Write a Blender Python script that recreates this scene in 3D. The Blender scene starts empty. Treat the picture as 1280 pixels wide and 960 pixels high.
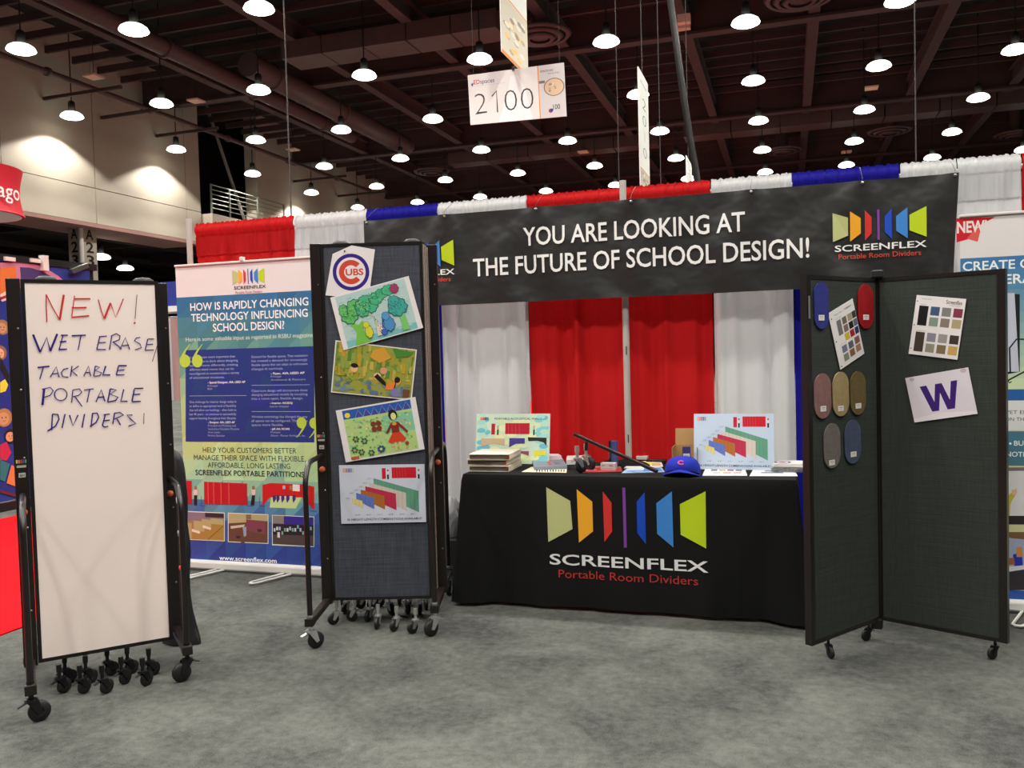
import bpy, bmesh, math, random
from math import sin, cos, pi, radians as RAD, hypot, atan2
from mathutils import Vector, Matrix
random.seed(7)
SC = bpy.context.scene
COL = SC.collection

# ---------------------------------------------------------------- camera, world, exposure
CAM_H = 1.455
FPX = 1070.0
cam_data = bpy.data.cameras.new('camera')
cam_data.sensor_width = 36.0
cam_data.lens = FPX / 1280.0 * 36.0
cam_data.clip_end = 300
cam_data.clip_start = 0.05
cam = bpy.data.objects.new('camera', cam_data)
COL.objects.link(cam)
CAM_M = (Matrix.Rotation(RAD(17.9), 3, 'Z') @ Matrix.Rotation(RAD(90 - 2.1), 3, 'X') @ Matrix.Rotation(RAD(-1.55), 3, 'Z'))
cam.matrix_world = Matrix.Translation((0, 0, CAM_H)) @ CAM_M.to_4x4()
SC.camera = cam
w = bpy.data.worlds.new('hall_air'); SC.world = w; w.use_nodes = True
w.node_tree.nodes['Background'].inputs[0].default_value = (0.9, 0.85, 0.8, 1)
w.node_tree.nodes['Background'].inputs[1].default_value = 0.02
vs = SC.view_settings
SC.display_settings.display_device = 'sRGB'
vs.view_transform = 'Standard'; vs.look = 'None'; vs.gamma = 1; vs.use_curve_mapping = False
vs.exposure = 0.80
LAMP_POWER = 620.0        # watts of each high bay lamp

def ray(px, py):
    return CAM_M @ Vector(((px - 640) / FPX, (480 - py) / FPX, -1.0))
def on_floor(px, py, z=0.0):
    d = ray(px, py); t = (z - CAM_H) / d.z
    return Vector((t * d.x, t * d.y, z))
def at_y(px, py, Y):
    d = ray(px, py); t = Y / d.y
    return Vector((t * d.x, Y, CAM_H + t * d.z))
def at_x(px, py, X):
    d = ray(px, py); t = X / d.x
    return Vector((X, t * d.y, CAM_H + t * d.z))

# ---------------------------------------------------------------- materials
def lin(c):
    out = []
    for v in c[:3]:
        v = v / 255.0
        out.append(v / 12.92 if v <= 0.04045 else ((v + 0.055) / 1.055) ** 2.4)
    return out
_mats = {}
def mat(name, rgb, rough=0.6, metal=0.0, noise=0.0, nscale=20.0, bump=0.0, bscale=200.0, bdist=0.004, emit=None, trans=0.0, sheen=0.0, spec=0.5, stretch=None, coat=0.0):
    if name in _mats: return _mats[name]
    m = bpy.data.materials.new(name); m.use_nodes = True
    nt = m.node_tree; N = nt.nodes; L = nt.links
    b = N['Principled BSDF']
    c = lin(rgb)
    b.inputs['Base Color'].default_value = (*c, 1)
    b.inputs['Roughness'].default_value = rough
    b.inputs['Metallic'].default_value = metal
    b.inputs['Specular IOR Level'].default_value = spec
    if sheen: b.inputs['Sheen Weight'].default_value = sheen
    if coat: b.inputs['Coat Weight'].default_value = coat
    co = None
    if noise or bump:
        tc = N.new('ShaderNodeTexCoord'); mp = N.new('ShaderNodeMapping')
        L.new(tc.outputs['Object'], mp.inputs[0])
        if stretch: mp.inputs['Scale'].default_value = stretch
        co = mp.outputs[0]
    if noise:
        n = N.new('ShaderNodeTexNoise'); n.inputs['Scale'].default_value = nscale; n.inputs['Detail'].default_value = 4
        L.new(co, n.inputs['Vector'])
        r = N.new('ShaderNodeMapRange'); r.inputs[1].default_value = 0.3; r.inputs[2].default_value = 0.7
        r.inputs[3].default_value = 1 - noise; r.inputs[4].default_value = 1 + noise
        L.new(n.outputs[0], r.inputs[0])
        v = N.new('ShaderNodeVectorMath'); v.operation = 'SCALE'; v.inputs[0].default_value = c
        L.new(r.outputs[0], v.inputs['Scale']); L.new(v.outputs[0], b.inputs['Base Color'])
    if bump:
        n2 = N.new('ShaderNodeTexNoise'); n2.inputs['Scale'].default_value = bscale; n2.inputs['Detail'].default_value = 3
        L.new(co, n2.inputs['Vector'])
        bp = N.new('ShaderNodeBump'); bp.inputs['Strength'].default_value = bump; bp.inputs['Distance'].default_value = bdist
        L.new(n2.outputs[0], bp.inputs['Height']); L.new(bp.outputs[0], b.inputs['Normal'])
    if emit:
        b.inputs['Emission Color'].default_value = (*lin(emit[0]), 1); b.inputs['Emission Strength'].default_value = emit[1]
    if trans:
        t = N.new('ShaderNodeBsdfTranslucent'); t.inputs[0].default_value = (*c, 1)
        mx = N.new('ShaderNodeMixShader'); mx.inputs[0].default_value = trans
        L.new(b.outputs[0], mx.inputs[1]); L.new(t.outputs[0], mx.inputs[2]); L.new(mx.outputs[0], N['Material Output'].inputs[0])
    _mats[name] = m
    return m

def print_mat(name='printed_ink', rough=0.55, spec=0.3):
    if name in _mats: return _mats[name]
    m = bpy.data.materials.new(name); m.use_nodes = True
    N = m.node_tree.nodes; b = N['Principled BSDF']
    a = N.new('ShaderNodeVertexColor'); a.layer_name = 'ink'
    m.node_tree.links.new(a.outputs[0], b.inputs['Base Color'])
    b.inputs['Roughness'].default_value = rough; b.inputs['Specular IOR Level'].default_value = spec
    _mats[name] = m
    return m

def weave_mat(name, rgb, rgb2, scale=260.0, rough=0.95):
    """coarse woven upholstery cloth: fine cross-hatch of two tones with streaks"""
    if name in _mats: return _mats[name]
    m = bpy.data.materials.new(name); m.use_nodes = True
    nt = m.node_tree; N = nt.nodes; L = nt.links; b = N['Principled BSDF']
    tc = N.new('ShaderNodeTexCoord')
    outs = []
    for sc in ((3, 3, 160), (160, 160, 6)):
        mp = N.new('ShaderNodeMapping'); mp.inputs['Scale'].default_value = sc; L.new(tc.outputs['Object'], mp.inputs[0])
        n = N.new('ShaderNodeTexNoise'); n.inputs['Scale'].default_value = 1.6; n.inputs['Detail'].default_value = 2
        L.new(mp.outputs[0], n.inputs['Vector']); outs.append(n.outputs[0])
    ad = N.new('ShaderNodeMath'); ad.operation = 'ADD'; L.new(outs[0], ad.inputs[0]); L.new(outs[1], ad.inputs[1])
    r = N.new('ShaderNodeMapRange'); r.inputs[1].default_value = 0.75; r.inputs[2].default_value = 1.25; L.new(ad.outputs[0], r.inputs[0])
    mx = N.new('ShaderNodeMix'); mx.data_type = 'RGBA'
    mx.inputs[6].default_value = (*lin(rgb), 1); mx.inputs[7].default_value = (*lin(rgb2), 1)
    L.new(r.outputs[0], mx.inputs[0]); L.new(mx.outputs[2], b.inputs['Base Color'])
    b.inputs['Roughness'].default_value = rough; b.inputs['Specular IOR Level'].default_value = 0.15
    bp = N.new('ShaderNodeBump'); bp.inputs['Strength'].default_value = 0.4; bp.inputs['Distance'].default_value = 0.002
    L.new(ad.outputs[0], bp.inputs['Height']); L.new(bp.outputs[0], b.inputs['Normal'])
    _mats[name] = m
    return m

def carpet_mat(name, a, b_, sc=1.0):
    m = bpy.data.materials.new(name); m.use_nodes = True
    nt = m.node_tree; N = nt.nodes; L = nt.links; b = N['Principled BSDF']
    tc = N.new('ShaderNodeTexCoord')
    n1 = N.new('ShaderNodeTexNoise'); n1.inputs['Scale'].default_value = 2.2 * sc; n1.inputs['Detail'].default_value = 6; n1.inputs['Roughness'].default_value = 0.62
    n1.inputs['Distortion'].default_value = 0.6
    n2 = N.new('ShaderNodeTexNoise'); n2.inputs['Scale'].default_value = 260; n2.inputs['Detail'].default_value = 2
    n3 = N.new('ShaderNodeTexNoise'); n3.inputs['Scale'].default_value = 22; n3.inputs['Detail'].default_value = 5; n3.inputs['Roughness'].default_value = 0.7
    for n in (n1, n2, n3): L.new(tc.outputs['Object'], n.inputs['Vector'])
    def mul(o, k, add=None):
        q = N.new('ShaderNodeMath'); q.operation = 'MULTIPLY_ADD'; L.new(o, q.inputs[0]); q.inputs[1].default_value = k
        if add is None: q.inputs[2].default_value = 0
        else: L.new(add, q.inputs[2])
        return q.outputs[0]
    s = mul(n1.outputs[0], 0.46); s = mul(n3.outputs[0], 0.36, s); s = mul(n2.outputs[0], 0.34, s)
    r = N.new('ShaderNodeMapRange'); r.inputs[1].default_value = 0.44; r.inputs[2].default_value = 0.72; L.new(s, r.inputs[0])
    mx = N.new('ShaderNodeMix'); mx.data_type = 'RGBA'
    mx.inputs[6].default_value = (*lin(a), 1); mx.inputs[7].default_value = (*lin(b_), 1)
    L.new(r.outputs[0], mx.inputs[0]); L.new(mx.outputs[2], b.inputs['Base Color'])
    b.inputs['Roughness'].default_value = 1.0; b.inputs['Specular IOR Level'].default_value = 0.1
    bp = N.new('ShaderNodeBump'); bp.inputs['Strength'].default_value = 0.5; bp.inputs['Distance'].default_value = 0.006
    L.new(n2.outputs[0], bp.inputs['Height']); L.new(bp.outputs[0], b.inputs['Normal'])
    return m

M_BLACK = mat('black_metal', (22, 19, 18), 0.35, 0.0, spec=0.6)
M_POST = mat('dark_bronze_metal', (26, 19, 18), 0.38, 0.0, noise=0.1, nscale=6)
M_RUBBER = mat('black_rubber', (18, 18, 19), 0.55)
M_CHROME = mat('chrome', (215, 215, 214), 0.28, 0.85)
M_STEEL = mat('brushed_steel', (150, 148, 144), 0.35, 1.0)
M_WHITEPL = mat('white_aluminium', (212, 210, 206), 0.35, 0.0)
M_PAPER = mat('white_paper', (226, 222, 222), 0.7, spec=0.25)
M_INK = print_mat()

# ---------------------------------------------------------------- mesh builder
class MB:
    def __init__(s): s.v = []; s.f = []; s.smooth = []
    def add(s, vs_, fs, smooth=False):
        k = len(s.v); s.v += [Vector(p) for p in vs_]
        for f in fs: s.f.append([k + i for i in f]); s.smooth.append(smooth)
        return s
    def box(s, c, d, R=None):
        """c centre, d full sizes, R 3x3 rotation"""
        P = []
        for x in (-.5, .5):
            for y in (-.5, .5):
                for z in (-.5, .5):
                    p = Vector((x * d[0], y * d[1], z * d[2]))
                    if R: p = R @ p
                    P.append(p + Vector(c))
        return s.add(P, [(0, 1, 3, 2), (4, 6, 7, 5), (0, 4, 5, 1), (2, 3, 7, 6), (0, 2, 6, 4), (1, 5, 7, 3)])
    def bar(s, a, b, w, h, up=(0, 0, 1)):
        a = Vector(a); b = Vector(b); d = (b - a); L_ = d.length; d.normalize()
        side = d.cross(Vector(up));
        if side.length < 1e-4: side = d.cross(Vector((1, 0, 0)))
        side.normalize(); u = side.cross(d)
        P = []
        for t in (a, b):
            for (i, j) in ((-1, -1), (1, -1), (1, 1), (-1, 1)):
                P.append(t + side * (i * w / 2) + u * (j * h / 2))
        return s.add(P, [(3, 2, 1, 0), (4, 5, 6, 7), (0, 1, 5, 4), (1, 2, 6, 5), (2, 3, 7, 6), (3, 0, 4, 7)])
    def tube(s, pts, r, n=10, closed=False):
        pts = [Vector(p) for p in pts]; rings = []
        m = len(pts); prev = None
        for i, p in enumerate(pts):
            if i == 0: d = pts[1] - p
            elif i == m - 1: d = p - pts[i - 1]
            else: d = (pts[i + 1] - p).normalized() + (p - pts[i - 1]).normalized()
            d.normalize()
            if prev is None:
                a = d.cross(Vector((0, 0, 1)))
                if a.length < 1e-3: a = d.cross(Vector((1, 0, 0)))
            else:
                a = prev - d * prev.dot(d)
            a.normalize(); prev = a; b = d.cross(a)
            rr = r[i] if isinstance(r, (list, tuple)) else r
            rings.append([p + a * (rr * cos(2 * pi * k / n)) + b * (rr * sin(2 * pi * k / n)) for k in range(n)])
        V = [q for R_ in rings for q in R_]; F_ = []
        for i in range(m - 1):
            for k in range(n):
                F_.append((i * n + k, i * n + (k + 1) % n, (i + 1) * n + (k + 1) % n, (i + 1) * n + k))
        s.add(V, F_, True)
        s.add(rings[0], [tuple(reversed(range(n)))]); s.add(rings[-1], [tuple(range(n))])
        return s
    def lathe(s, c, prof, n=16, axis=(0, 0, 1), smooth=True):
        """prof list of (r, h) along axis from c"""
        ax = Vector(axis).normalized(); a = ax.cross(Vector((0, 0, 1)))
        if a.length < 1e-3: a = Vector((1, 0, 0))
        a.normalize(); b = ax.cross(a); c = Vector(c); V = []
        for (r, h) in prof:
            for k in range(n):
                V.append(c + ax * h + a * (r * cos(2 * pi * k / n)) + b * (r * sin(2 * pi * k / n)))
        F_ = [(i * n + k, i * n + (k + 1) % n, (i + 1) * n + (k + 1) % n, (i + 1) * n + k) for i in range(len(prof) - 1) for k in range(n)]
        return s.add(V, F_, smooth)
    def cyl(s, a, b, r, n=14): return s.tube([a, b], r, n)
    def grid(s, fn, nu, nv, smooth=True):
        V = [fn(i / nu, j / nv) for j in range(nv + 1) for i in range(nu + 1)]
        F_ = [(j * (nu + 1) + i, j * (nu + 1) + i + 1, (j + 1) * (nu + 1) + i + 1, (j + 1) * (nu + 1) + i) for j in range(nv) for i in range(nu)]
        return s.add(V, F_, smooth)
    def mesh(s, name, m, off=(0, 0, 0)):
        me = bpy.data.meshes.new(name); o = Vector(off)
        me.from_pydata([tuple(p - o) for p in s.v], [], s.f)
        me.polygons.foreach_set('use_smooth', s.smooth)
        if m: me.materials.append(m)
        me.update()
        return me
    def build(s, name, m, parent=None, bevel=0.0, origin=None):
        """world-space verts; a child gets its parent's location removed, a root gets its base as origin"""
        if parent is not None:
            off = wloc(parent) if origin is None else Vector(origin)
        elif origin is not None: off = Vector(origin)
        else:
            xs = [p.x for p in s.v]; ys = [p.y for p in s.v]; zs = [p.z for p in s.v]
            off = Vector(((min(xs) + max(xs)) / 2, (min(ys) + max(ys)) / 2, min(zs)))
        me = s.mesh(name, m, off)
        o = bpy.data.objects.new(name, me); COL.objects.link(o)
        if parent is not None:
            o.parent = parent; o.location = off - wloc(parent)
        else: o.location = off
        if bevel:
            b = o.modifiers.new('bevel', 'BEVEL'); b.width = bevel; b.segments = 2; b.limit_method = 'ANGLE'
        return o
def wloc(o):
    l = Vector(o.location)
    while o.parent is not None: o = o.parent; l = l + Vector(o.location)
    return l
def tag(o, label=None, cat=None, group=None, kind=None):
    if label: o['label'] = label
    if cat: o['category'] = cat
    if group: o['group'] = group
    if kind: o['kind'] = kind
    return o
def thing(name, label, cat, loc, group=None):
    o = bpy.data.objects.new(name, None); o.empty_display_size = 0.1; COL.objects.link(o); o.location = loc
    return tag(o, label, cat, group)
def struct(name, mb, m, parent=None):
    o = mb.build(name, m, parent, origin=(0, 0, 0) if parent is None else None)
    if parent is None: o['kind'] = 'structure'
    return o
def copy_tree(o, parent=None):
    c = o.copy(); COL.objects.link(c); c.parent = parent
    for ch in list(o.children): copy_tree(ch, c)
    return c

# ---------------------------------------------------------------- planes and printed matter
class Plane:
    """a vertical plane through two floor points; s runs along it, n looks to the visitor's side"""
    def __init__(s, a, b, lean=0.0):
        s.p = Vector((a[0], a[1], 0)); s.u = (Vector((b[0], b[1], 0)) - s.p).normalized()
        s.n = Vector((s.u.y, -s.u.x, 0)); s.disp = None
    def hit(s, px, py):
        d = ray(px, py); o = Vector((0, 0, CAM_H))
        t = (s.p - o).dot(s.n) / d.dot(s.n); q = o + d * t
        return ((q - s.p).dot(s.u), q.z)
    def pt(s, a, z, off=0.0):
        q = s.p + s.u * a + s.n * off + Vector((0, 0, z))
        if s.disp: q = q + s.n * s.disp(a, z)
        return q
class FlatPlane:
    """a tilted board: origin, right vector, up vector"""
    def __init__(s, o, u, v):
        s.p = Vector(o); s.u = Vector(u).normalized(); s.v = Vector(v).normalized(); s.n = s.u.cross(s.v)
    def hit(s, px, py):
        d = ray(px, py); o = Vector((0, 0, CAM_H)); t = (s.p - o).dot(s.n) / d.dot(s.n); q = o + d * t - s.p
        return (q.dot(s.u), q.dot(s.v))
    def pt(s, a, b, off=0.0): return s.p + s.u * a + s.v * b + s.n * off

_txt = {}
def text_tris(body, bold=0.0):
    key = (body, bold)
    if key in _txt: return _txt[key]
    cu = bpy.data.curves.new('t', 'FONT'); cu.body = body; cu.size = 1.0; cu.offset = bold; cu.resolution_u = 3
    ob = bpy.data.objects.new('t', cu)
    me = ob.to_mesh()
    V = [(v.co.x, v.co.y) for v in me.vertices]; Fs = [tuple(p.vertices) for p in me.polygons]
    ob.to_mesh_clear(); bpy.data.objects.remove(ob); bpy.data.curves.remove(cu)
    x0 = min(v[0] for v in V) if V else 0; x1 = max(v[0] for v in V) if V else 1
    _txt[key] = (V, Fs, x0, x1)
    return _txt[key]
CAP = None
class Canvas:
    def __init__(s, plane, off=0.001, m=None, step=0.00002):
        s.pl = plane; s.off = off; s.m = m; s.v = []; s.f = []; s.c = []; s.step = step; s.k = 0
    def _put(s, pts, faces, c, mapped=False):
        s.k += 1; off = s.off + s.k * s.step; k = len(s.v)
        for p in pts:
            if s.m and not mapped: p = s.m(*p)
            s.v.append(s.pl.pt(p[0], p[1], off))
        cc = lin(c)
        for f in faces: s.f.append([k + i for i in f]); s.c.append(cc)
    def poly(s, pts, c):
        # ear clip through tessellation for concave shapes
        from mathutils.geometry import tessellate_polygon
        P = [s.m(*p) if s.m else p for p in pts]
        tr = tessellate_polygon([[Vector((p[0], p[1], 0)) for p in P]]) if len(P) > 4 else [tuple(range(len(P)))]
        s._put(P, tr, c, True)
    def q(s, pts, c): # corners given where the photograph shows them, laid onto the plane
        mm = s.m; s.m = None; s.poly([s.pl.hit(*p) for p in pts], c); s.m = mm
    def rect(s, a0, b0, a1, b1, c): s.poly([(a0, b0), (a1, b0), (a1, b1), (a0, b1)], c)
    def ell(s, a, b, ra, rb, c, n=20, a0=0, a1=2 * pi):
        s.poly([(a + ra * cos(a0 + (a1 - a0) * i / n), b + rb * sin(a0 + (a1 - a0) * i / n)) for i in range(n if a1 - a0 > 6.28 else n + 1)], c)
    def line(s, pts, wd, c, px=False):
        if px: P = [Vector(s.pl.hit(*p)) for p in pts]
        else: P = [Vector(s.m(*p)) if s.m else Vector(p) for p in pts]
        V = []; Fs = []
        for i, p in enumerate(P):
            if i == 0: d = P[1] - p
            elif i == len(P) - 1: d = p - P[i - 1]
            else: d = (P[i + 1] - P[i]).normalized() + (P[i] - P[i - 1]).normalized()
            if d.length < 1e-9: d = Vector((1, 0))
            d.normalize(); nn = Vector((-d.y, d.x)) * (wd / 2)
            V += [p + nn, p - nn]
        for i in range(len(P) - 1): Fs.append((2 * i, 2 * i + 1, 2 * i + 3, 2 * i + 2))
        s._put(V, Fs, c, True)
    def text(s, body, a, b, wd, cap, c, bold=0.0, anchor='l'):
        V, Fs, x0, x1 = text_tris(body, bold)
        if not V: return
        k = wd / (x1 - x0); h = cap / 0.69
        if anchor == 'c': a = a - wd / 2
        s._put([(a + (x - x0) * k, b + y * h) for x, y in V], Fs, c)
    def tq(s, body, p0, px1, cap_px, c, bold=0.0, rise=0.0):
        """a level line of lettering whose baseline starts at photo point p0 and ends at photo column px1"""
        s0 = s.pl.hit(*p0); s1 = s.pl.hit(px1, p0[1]); t = s.pl.hit(p0[0], p0[1] - cap_px)
        mm = s.m; s.m = None; s.text(body, s0[0], s0[1], s1[0] - s0[0], t[1] - s0[1], c, bold); s.m = mm
    def build(s, name, parent, label=None, m=None):
        me = bpy.data.meshes.new(name); off = wloc(parent)
        me.from_pydata([tuple(p - off) for p in s.v], [], s.f)
        ca = me.color_attributes.new('ink', 'FLOAT_COLOR', 'CORNER')
        data = []
        for f, c in zip(s.f, s.c): data += [c[0], c[1], c[2], 1.0] * len(f)
        ca.data.foreach_set('color', data)
        me.materials.append(m or M_INK); me.update()
        o = bpy.data.objects.new(name, me); COL.objects.link(o); o.parent = parent
        if label: o['label'] = label
        return o

def quad_map(c):
    """u right, v down in 0..1 on the sheet with corners TL TR BR BL"""
    TL, TR, BR, BL = [Vector(p) for p in c]
    def f(u, v):
        p = TL * ((1 - u) * (1 - v)) + TR * (u * (1 - v)) + BR * (u * v) + BL * ((1 - u) * v)
        return (p.x, p.y)
    return f
def sheet(name, plane, corners, label, cat, group=None, thick=0.0015, off=0.0015, m=None, px=True, curl=0.0):
    """a sheet or board with its own thickness lying against a plane; returns (object, canvas in sheet coordinates)"""
    C = [plane.hit(*p) for p in corners] if px else corners
    b = MB(); n = len(C)
    F0 = [plane.pt(p[0], p[1], off) for p in C]; F1 = [plane.pt(p[0], p[1], off + thick) for p in C]
    b.add(F0 + F1, [tuple(range(n)), tuple(range(2 * n - 1, n - 1, -1))] + [(i, i + n, (i + 1) % n + n, (i + 1) % n) for i in range(n)])
    o = b.build(name, m or M_PAPER); tag(o, label, cat, group)
    cv = Canvas(plane, off + thick + 0.0003, quad_map(C) if n == 4 else None, step=.00001)
    # text in sheets: v runs down, so flip glyph height
    def txt(body, u, v, wd, cap, c, bold=0.0, anchor='l'):
        Canvas.text(cv, body, u, v, wd, -cap, c, bold, anchor)
    cv.text = txt
    return o, cv

LOGO = [([(0, .172), (0, -.172), (.168, -.105), (.168, .105)], (186, 190, 130)),
        ([(.19, .177), (.19, -.177), (.305, -.09), (.305, .09)], (238, 168, 40)),
        ([(.35, .177), (.35, -.177), (.422, -.095), (.422, .095)], (205, 50, 45)),
        ([(.482, .177), (.482, -.177), (.508, -.177), (.508, .177)], (122, 62, 150)),
        ([(.562, .09), (.562, -.09), (.637, -.177), (.637, .177)], (22, 72, 186)),
        ([(.683, .085), (.683, -.085), (.803, -.18), (.803, .18)], (60, 130, 205)),
        ([(.823, .09), (.823, -.09), (1.0, -.176), (1.0, .176)], (184, 208, 30))]
def logo(cv, a, b, wd, sgn=1, words=True, wc=(232, 232, 232), rc=(196, 62, 52), asp=1.0):
    """folding-panel emblem; a,b = left end and mid height; wd width"""
    for pts, c in LOGO: cv.poly([(a + wd * u, b + sgn * wd * v * asp) for u, v in pts], c)
    if words:
        h = wd * 0.07 * asp
        cv.text('SCREENFLEX', a + .02 * wd, b - sgn * wd * .29 * asp, wd * .98, h, wc, 0.012)
        cv.text('Portable Room Dividers', a + .06 * wd, b - sgn * wd * .385 * asp, wd * .88, h * .82, rc)

# ================================================================= THE HALL
M_CARPET = carpet_mat('grey_carpet', (56, 58, 57), (106, 108, 103))
M_RED = mat('red_carpet', (206, 20, 28), 1.0, noise=0.12, nscale=3, bump=0.5, bscale=400, spec=0.05)
M_DARK = mat('dark_hall_paint', (46, 38, 36), 0.9)
M_BEAM = mat('reddish_brown_ceiling_paint', (68, 48, 46), 0.85, noise=0.12, nscale=1.5)
M_DECK = mat('dark_ceiling_deck', (26, 20, 20), 0.95, noise=0.3, nscale=2)
M_DUCT = mat('dull_brown_duct_metal', (76, 54, 51), 0.6, noise=0.1, nscale=3)
M_WALL = mat('cream_wall_paint', (170, 161, 146), 0.75, noise=0.02, nscale=2)
struct('floor', MB().box((0, 22, -0.05), (110, 90, 0.1)), M_CARPET)
o = MB().box((-5.61, 20, 0.004), (3.08, 70, 0.008)).build('aisle_carpet', M_RED)
tag(o, 'bright red aisle carpet running along the left of the grey booth floor', 'carpet')
struct('ceiling', MB().box((0, 22, 12.1), (110, 90, 0.2)), M_DECK)
struct('wall_back', MB().box((0, 64, 6), (110, 0.4, 12.4)), M_DARK)
struct('wall_front', MB().box((0, -20, 6), (110, 0.4, 12.4)), M_DARK)
struct('wall_right', MB().box((32, 22, 6), (0.4, 90, 12.4)), M_DARK)
struct('wall_far_left', MB().box((-52, 22, 6), (0.4, 90, 12.4)), M_DARK)
# mezzanine wall with recessed joints, made of separate plaster panels
WX = -21.6
wl = bpy.data.objects.new('wall_left', None); COL.objects.link(wl); wl['kind'] = 'structure'
ys = [-18, -4.6, 2.2, 9.05, 15.95, 22.86, 27.35, 28.2]
for i in range(len(ys) - 1):
    for (z0, z1) in ((6.07, 7.21), (7.235, 12.0)):
        MB().box((WX - 0.3, (ys[i] + ys[i + 1]) / 2, (z0 + z1) / 2), (0.6, ys[i + 1] - ys[i] - 0.03, z1 - z0)).build('wall_panel', M_WALL, wl)
MB().box((WX - 0.36, 5, 9), (0.5, 46.3, 5.8)).build('wall_core', mat('joint_shadow_filler', (110, 106, 98), 0.9), wl)
M_SOFF = mat('soffit_paint', (150, 112, 104), 0.85)
for i, (ya, yb) in enumerate(((32.0, 42.4), (42.45, 49), (49.05, 63.5))):
    MB().box((WX - 0.3, (ya + yb) / 2, 9.0), (0.6, yb - ya - 0.03, 6.0)).build('wall_panel', M_WALL, wl)
struct('trim_1', MB().box((WX - .9, 5.1, 6.0), (1.8, 46.2, 0.12)), M_SOFF)          # soffit under the mezzanine
ub = MB(); ub.box((WX - 15.6, 22, 6.9), (28, 82, .1))
for k in range(14): ub.box((WX - 15.6, -8 + 5.4 * k, 6.6), (28, .25, .5))
for k in range(6): ub.box((WX - 4.0 - 4.4 * k, 22, 6.4), (.2, 82, .2))
struct('trim_2', ub, M_DARK)
struct('trim_3', MB().box((WX - .32, 30.1, 6.62), (.6, 3.7, 1.1)).box((WX + .22, 30.9, 6.62), (.44, 5.2, 1.1)), M_WALL)         # balcony edge
struct('wall_recess', MB().box((WX - 4.5, 40, 9.4), (0.3, 46, 4.9)), M_DARK)
# railing on the balcony
M_RAIL = mat('greyish_green_steel', (118, 122, 112), 0.4, 0.5)
RXX = WX + .38
rail = thing('balcony_railing', 'grey steel railing of horizontal bars on the balcony behind the red drape', 'railing', (RXX, 31, 7.17))
for yy in (28.35, 29.5, 31.4, 33.4): MB().bar((RXX, yy, 7.17), (RXX, yy, 8.32), .06, .06).build('post', M_RAIL, rail)
for k in range(6):
    r_ = .026 if k == 5 else .016
    MB().cyl((RXX, 28.35, 7.40 + k * .178), (RXX, 33.4, 7.40 + k * .178), r_, 8).build('rail', M_RAIL, rail)
st = thing('steel_brace', 'pale slanting steel strut behind the balcony railing', 'brace', (WX - .40, 31, 7.17))
MB().bar((WX - .40, 31.7, 7.17), (WX - .40, 29.2, 11.9), .10, .08).build('strut', mat('pale_steel', (120, 114, 108), .5), st)
# column with its lettering
CXc = -22.2; yc = at_x(101.5, 300, CXc).y; yf = at_x(121, 300, CXc).y; xl = at_y(85, 300, yc).x
cl = thing('support_column', 'pale square column marked A23 under the mezzanine wall', 'column', ((xl + CXc) / 2, (yc + yf) / 2, 0))
MB().box(((xl + CXc) / 2, (yc + yf) / 2, 2.97), (CXc - xl, yf - yc, 5.94)).build('shaft', M_WALL, cl, .02)
MB().cyl((CXc + .05, yc - .06, 0), (CXc + .05, yc - .06, 5.94), .075).build('pipe', mat('pale_pipe', (205, 203, 196), .5), cl)
for k, ch in enumerate('A23'):
    cx = Canvas(Plane((CXc, yc), (CXc, yf)), .01); wf = yf - yc
    cx.text(ch, wf * .28, 5.62 - k * .44, wf * .48, .34, (26, 22, 22), .02); cx.build('painted_letter', cl)
    cx = Canvas(Plane((xl, yc), (CXc, yc)), .01); wf = CXc - xl
    cx.text(ch, wf * .25, 5.62 - k * .44, wf * .48, .34, (26, 22, 22), .02); cx.build('painted_letter', cl)

# ceiling beams (Y runs), girders (X runs), joists
n = 3
for x in (-17.8, -13.3, -9.7, -6.2, -2.65, .82, 4.4, 7.75, 11.2, 14.8):
    n += 1
    b = MB(); b.box((x, 20, 10.5), (.30, 80, .06)); b.box((x, 20, 10.75), (.07, 80, .5)); b.box((x, 20, 11.0), (.30, 80, .06))
    struct('trim_%d' % n, b, M_BEAM)
for y in (6.5, 15.9, 25.3, 34.9, 44.5, 54):
    n += 1
    b = MB(); b.box((3, y, 10.4), (50, .36, .08)); b.box((3, y, 10.9), (50, .1, 1.0)); b.box((3, y, 11.4), (50, .36, .08))
    struct('trim_%d' % n, b, M_BEAM)
jo = MB(); y = -2.0
while y < 60:
    if min(abs(y - g) for g in (6.5, 15.9, 25.3, 34.9, 44.5, 54)) > .4: jo.box((3, y, 11.15), (50, .09, .22))
    y += 1.05
n += 1; struct('trim_%d' % n, jo, M_BEAM)['kind'] = 'structure'
# ducts and pipes
def duct(x, y0, y1, r, z, label):
    t = thing('air_duct', label, 'duct', (x, (y0 + y1) / 2, z - r))
    MB().cyl((x, y0, z), (x, y1, z), r, 20).build('pipe', M_DUCT, t)
    yy = y0 + 1.2
    while yy < y1:
        b = MB(); b.lathe((x, yy, z), [(r, 0), (r + .05, 0), (r + .05, .12), (r, .12)], 20, (0, 1, 0)); b.build('collar', M_DUCT, t); yy += 4.2
duct(-16.2, 6, 30.5, .24, 10.1, 'long round brown air duct under the ceiling at the left')
duct(-20.3, 6, 40, .08, 9.95, 'thin round brown pipe along the top of the cream wall')
duct(-15.0, 22, 33, .36, 10.15, 'thick round air duct hanging left of centre under the ceiling')
t = thing('air_duct', 'wide flat brown air duct crossing the ceiling above the numbered sign', 'duct', (-10, 22.2, 10))
for k in range(5): MB().box((-13.0 + k * 1.3, 22.15, 10.25), (1.27, 1.05, .5)).build('duct_section', M_DUCT, t, .01)
t = thing('air_duct', 'wide brown air duct crossing the far ceiling on the right', 'duct', (1, 36.2, 10))
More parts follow.
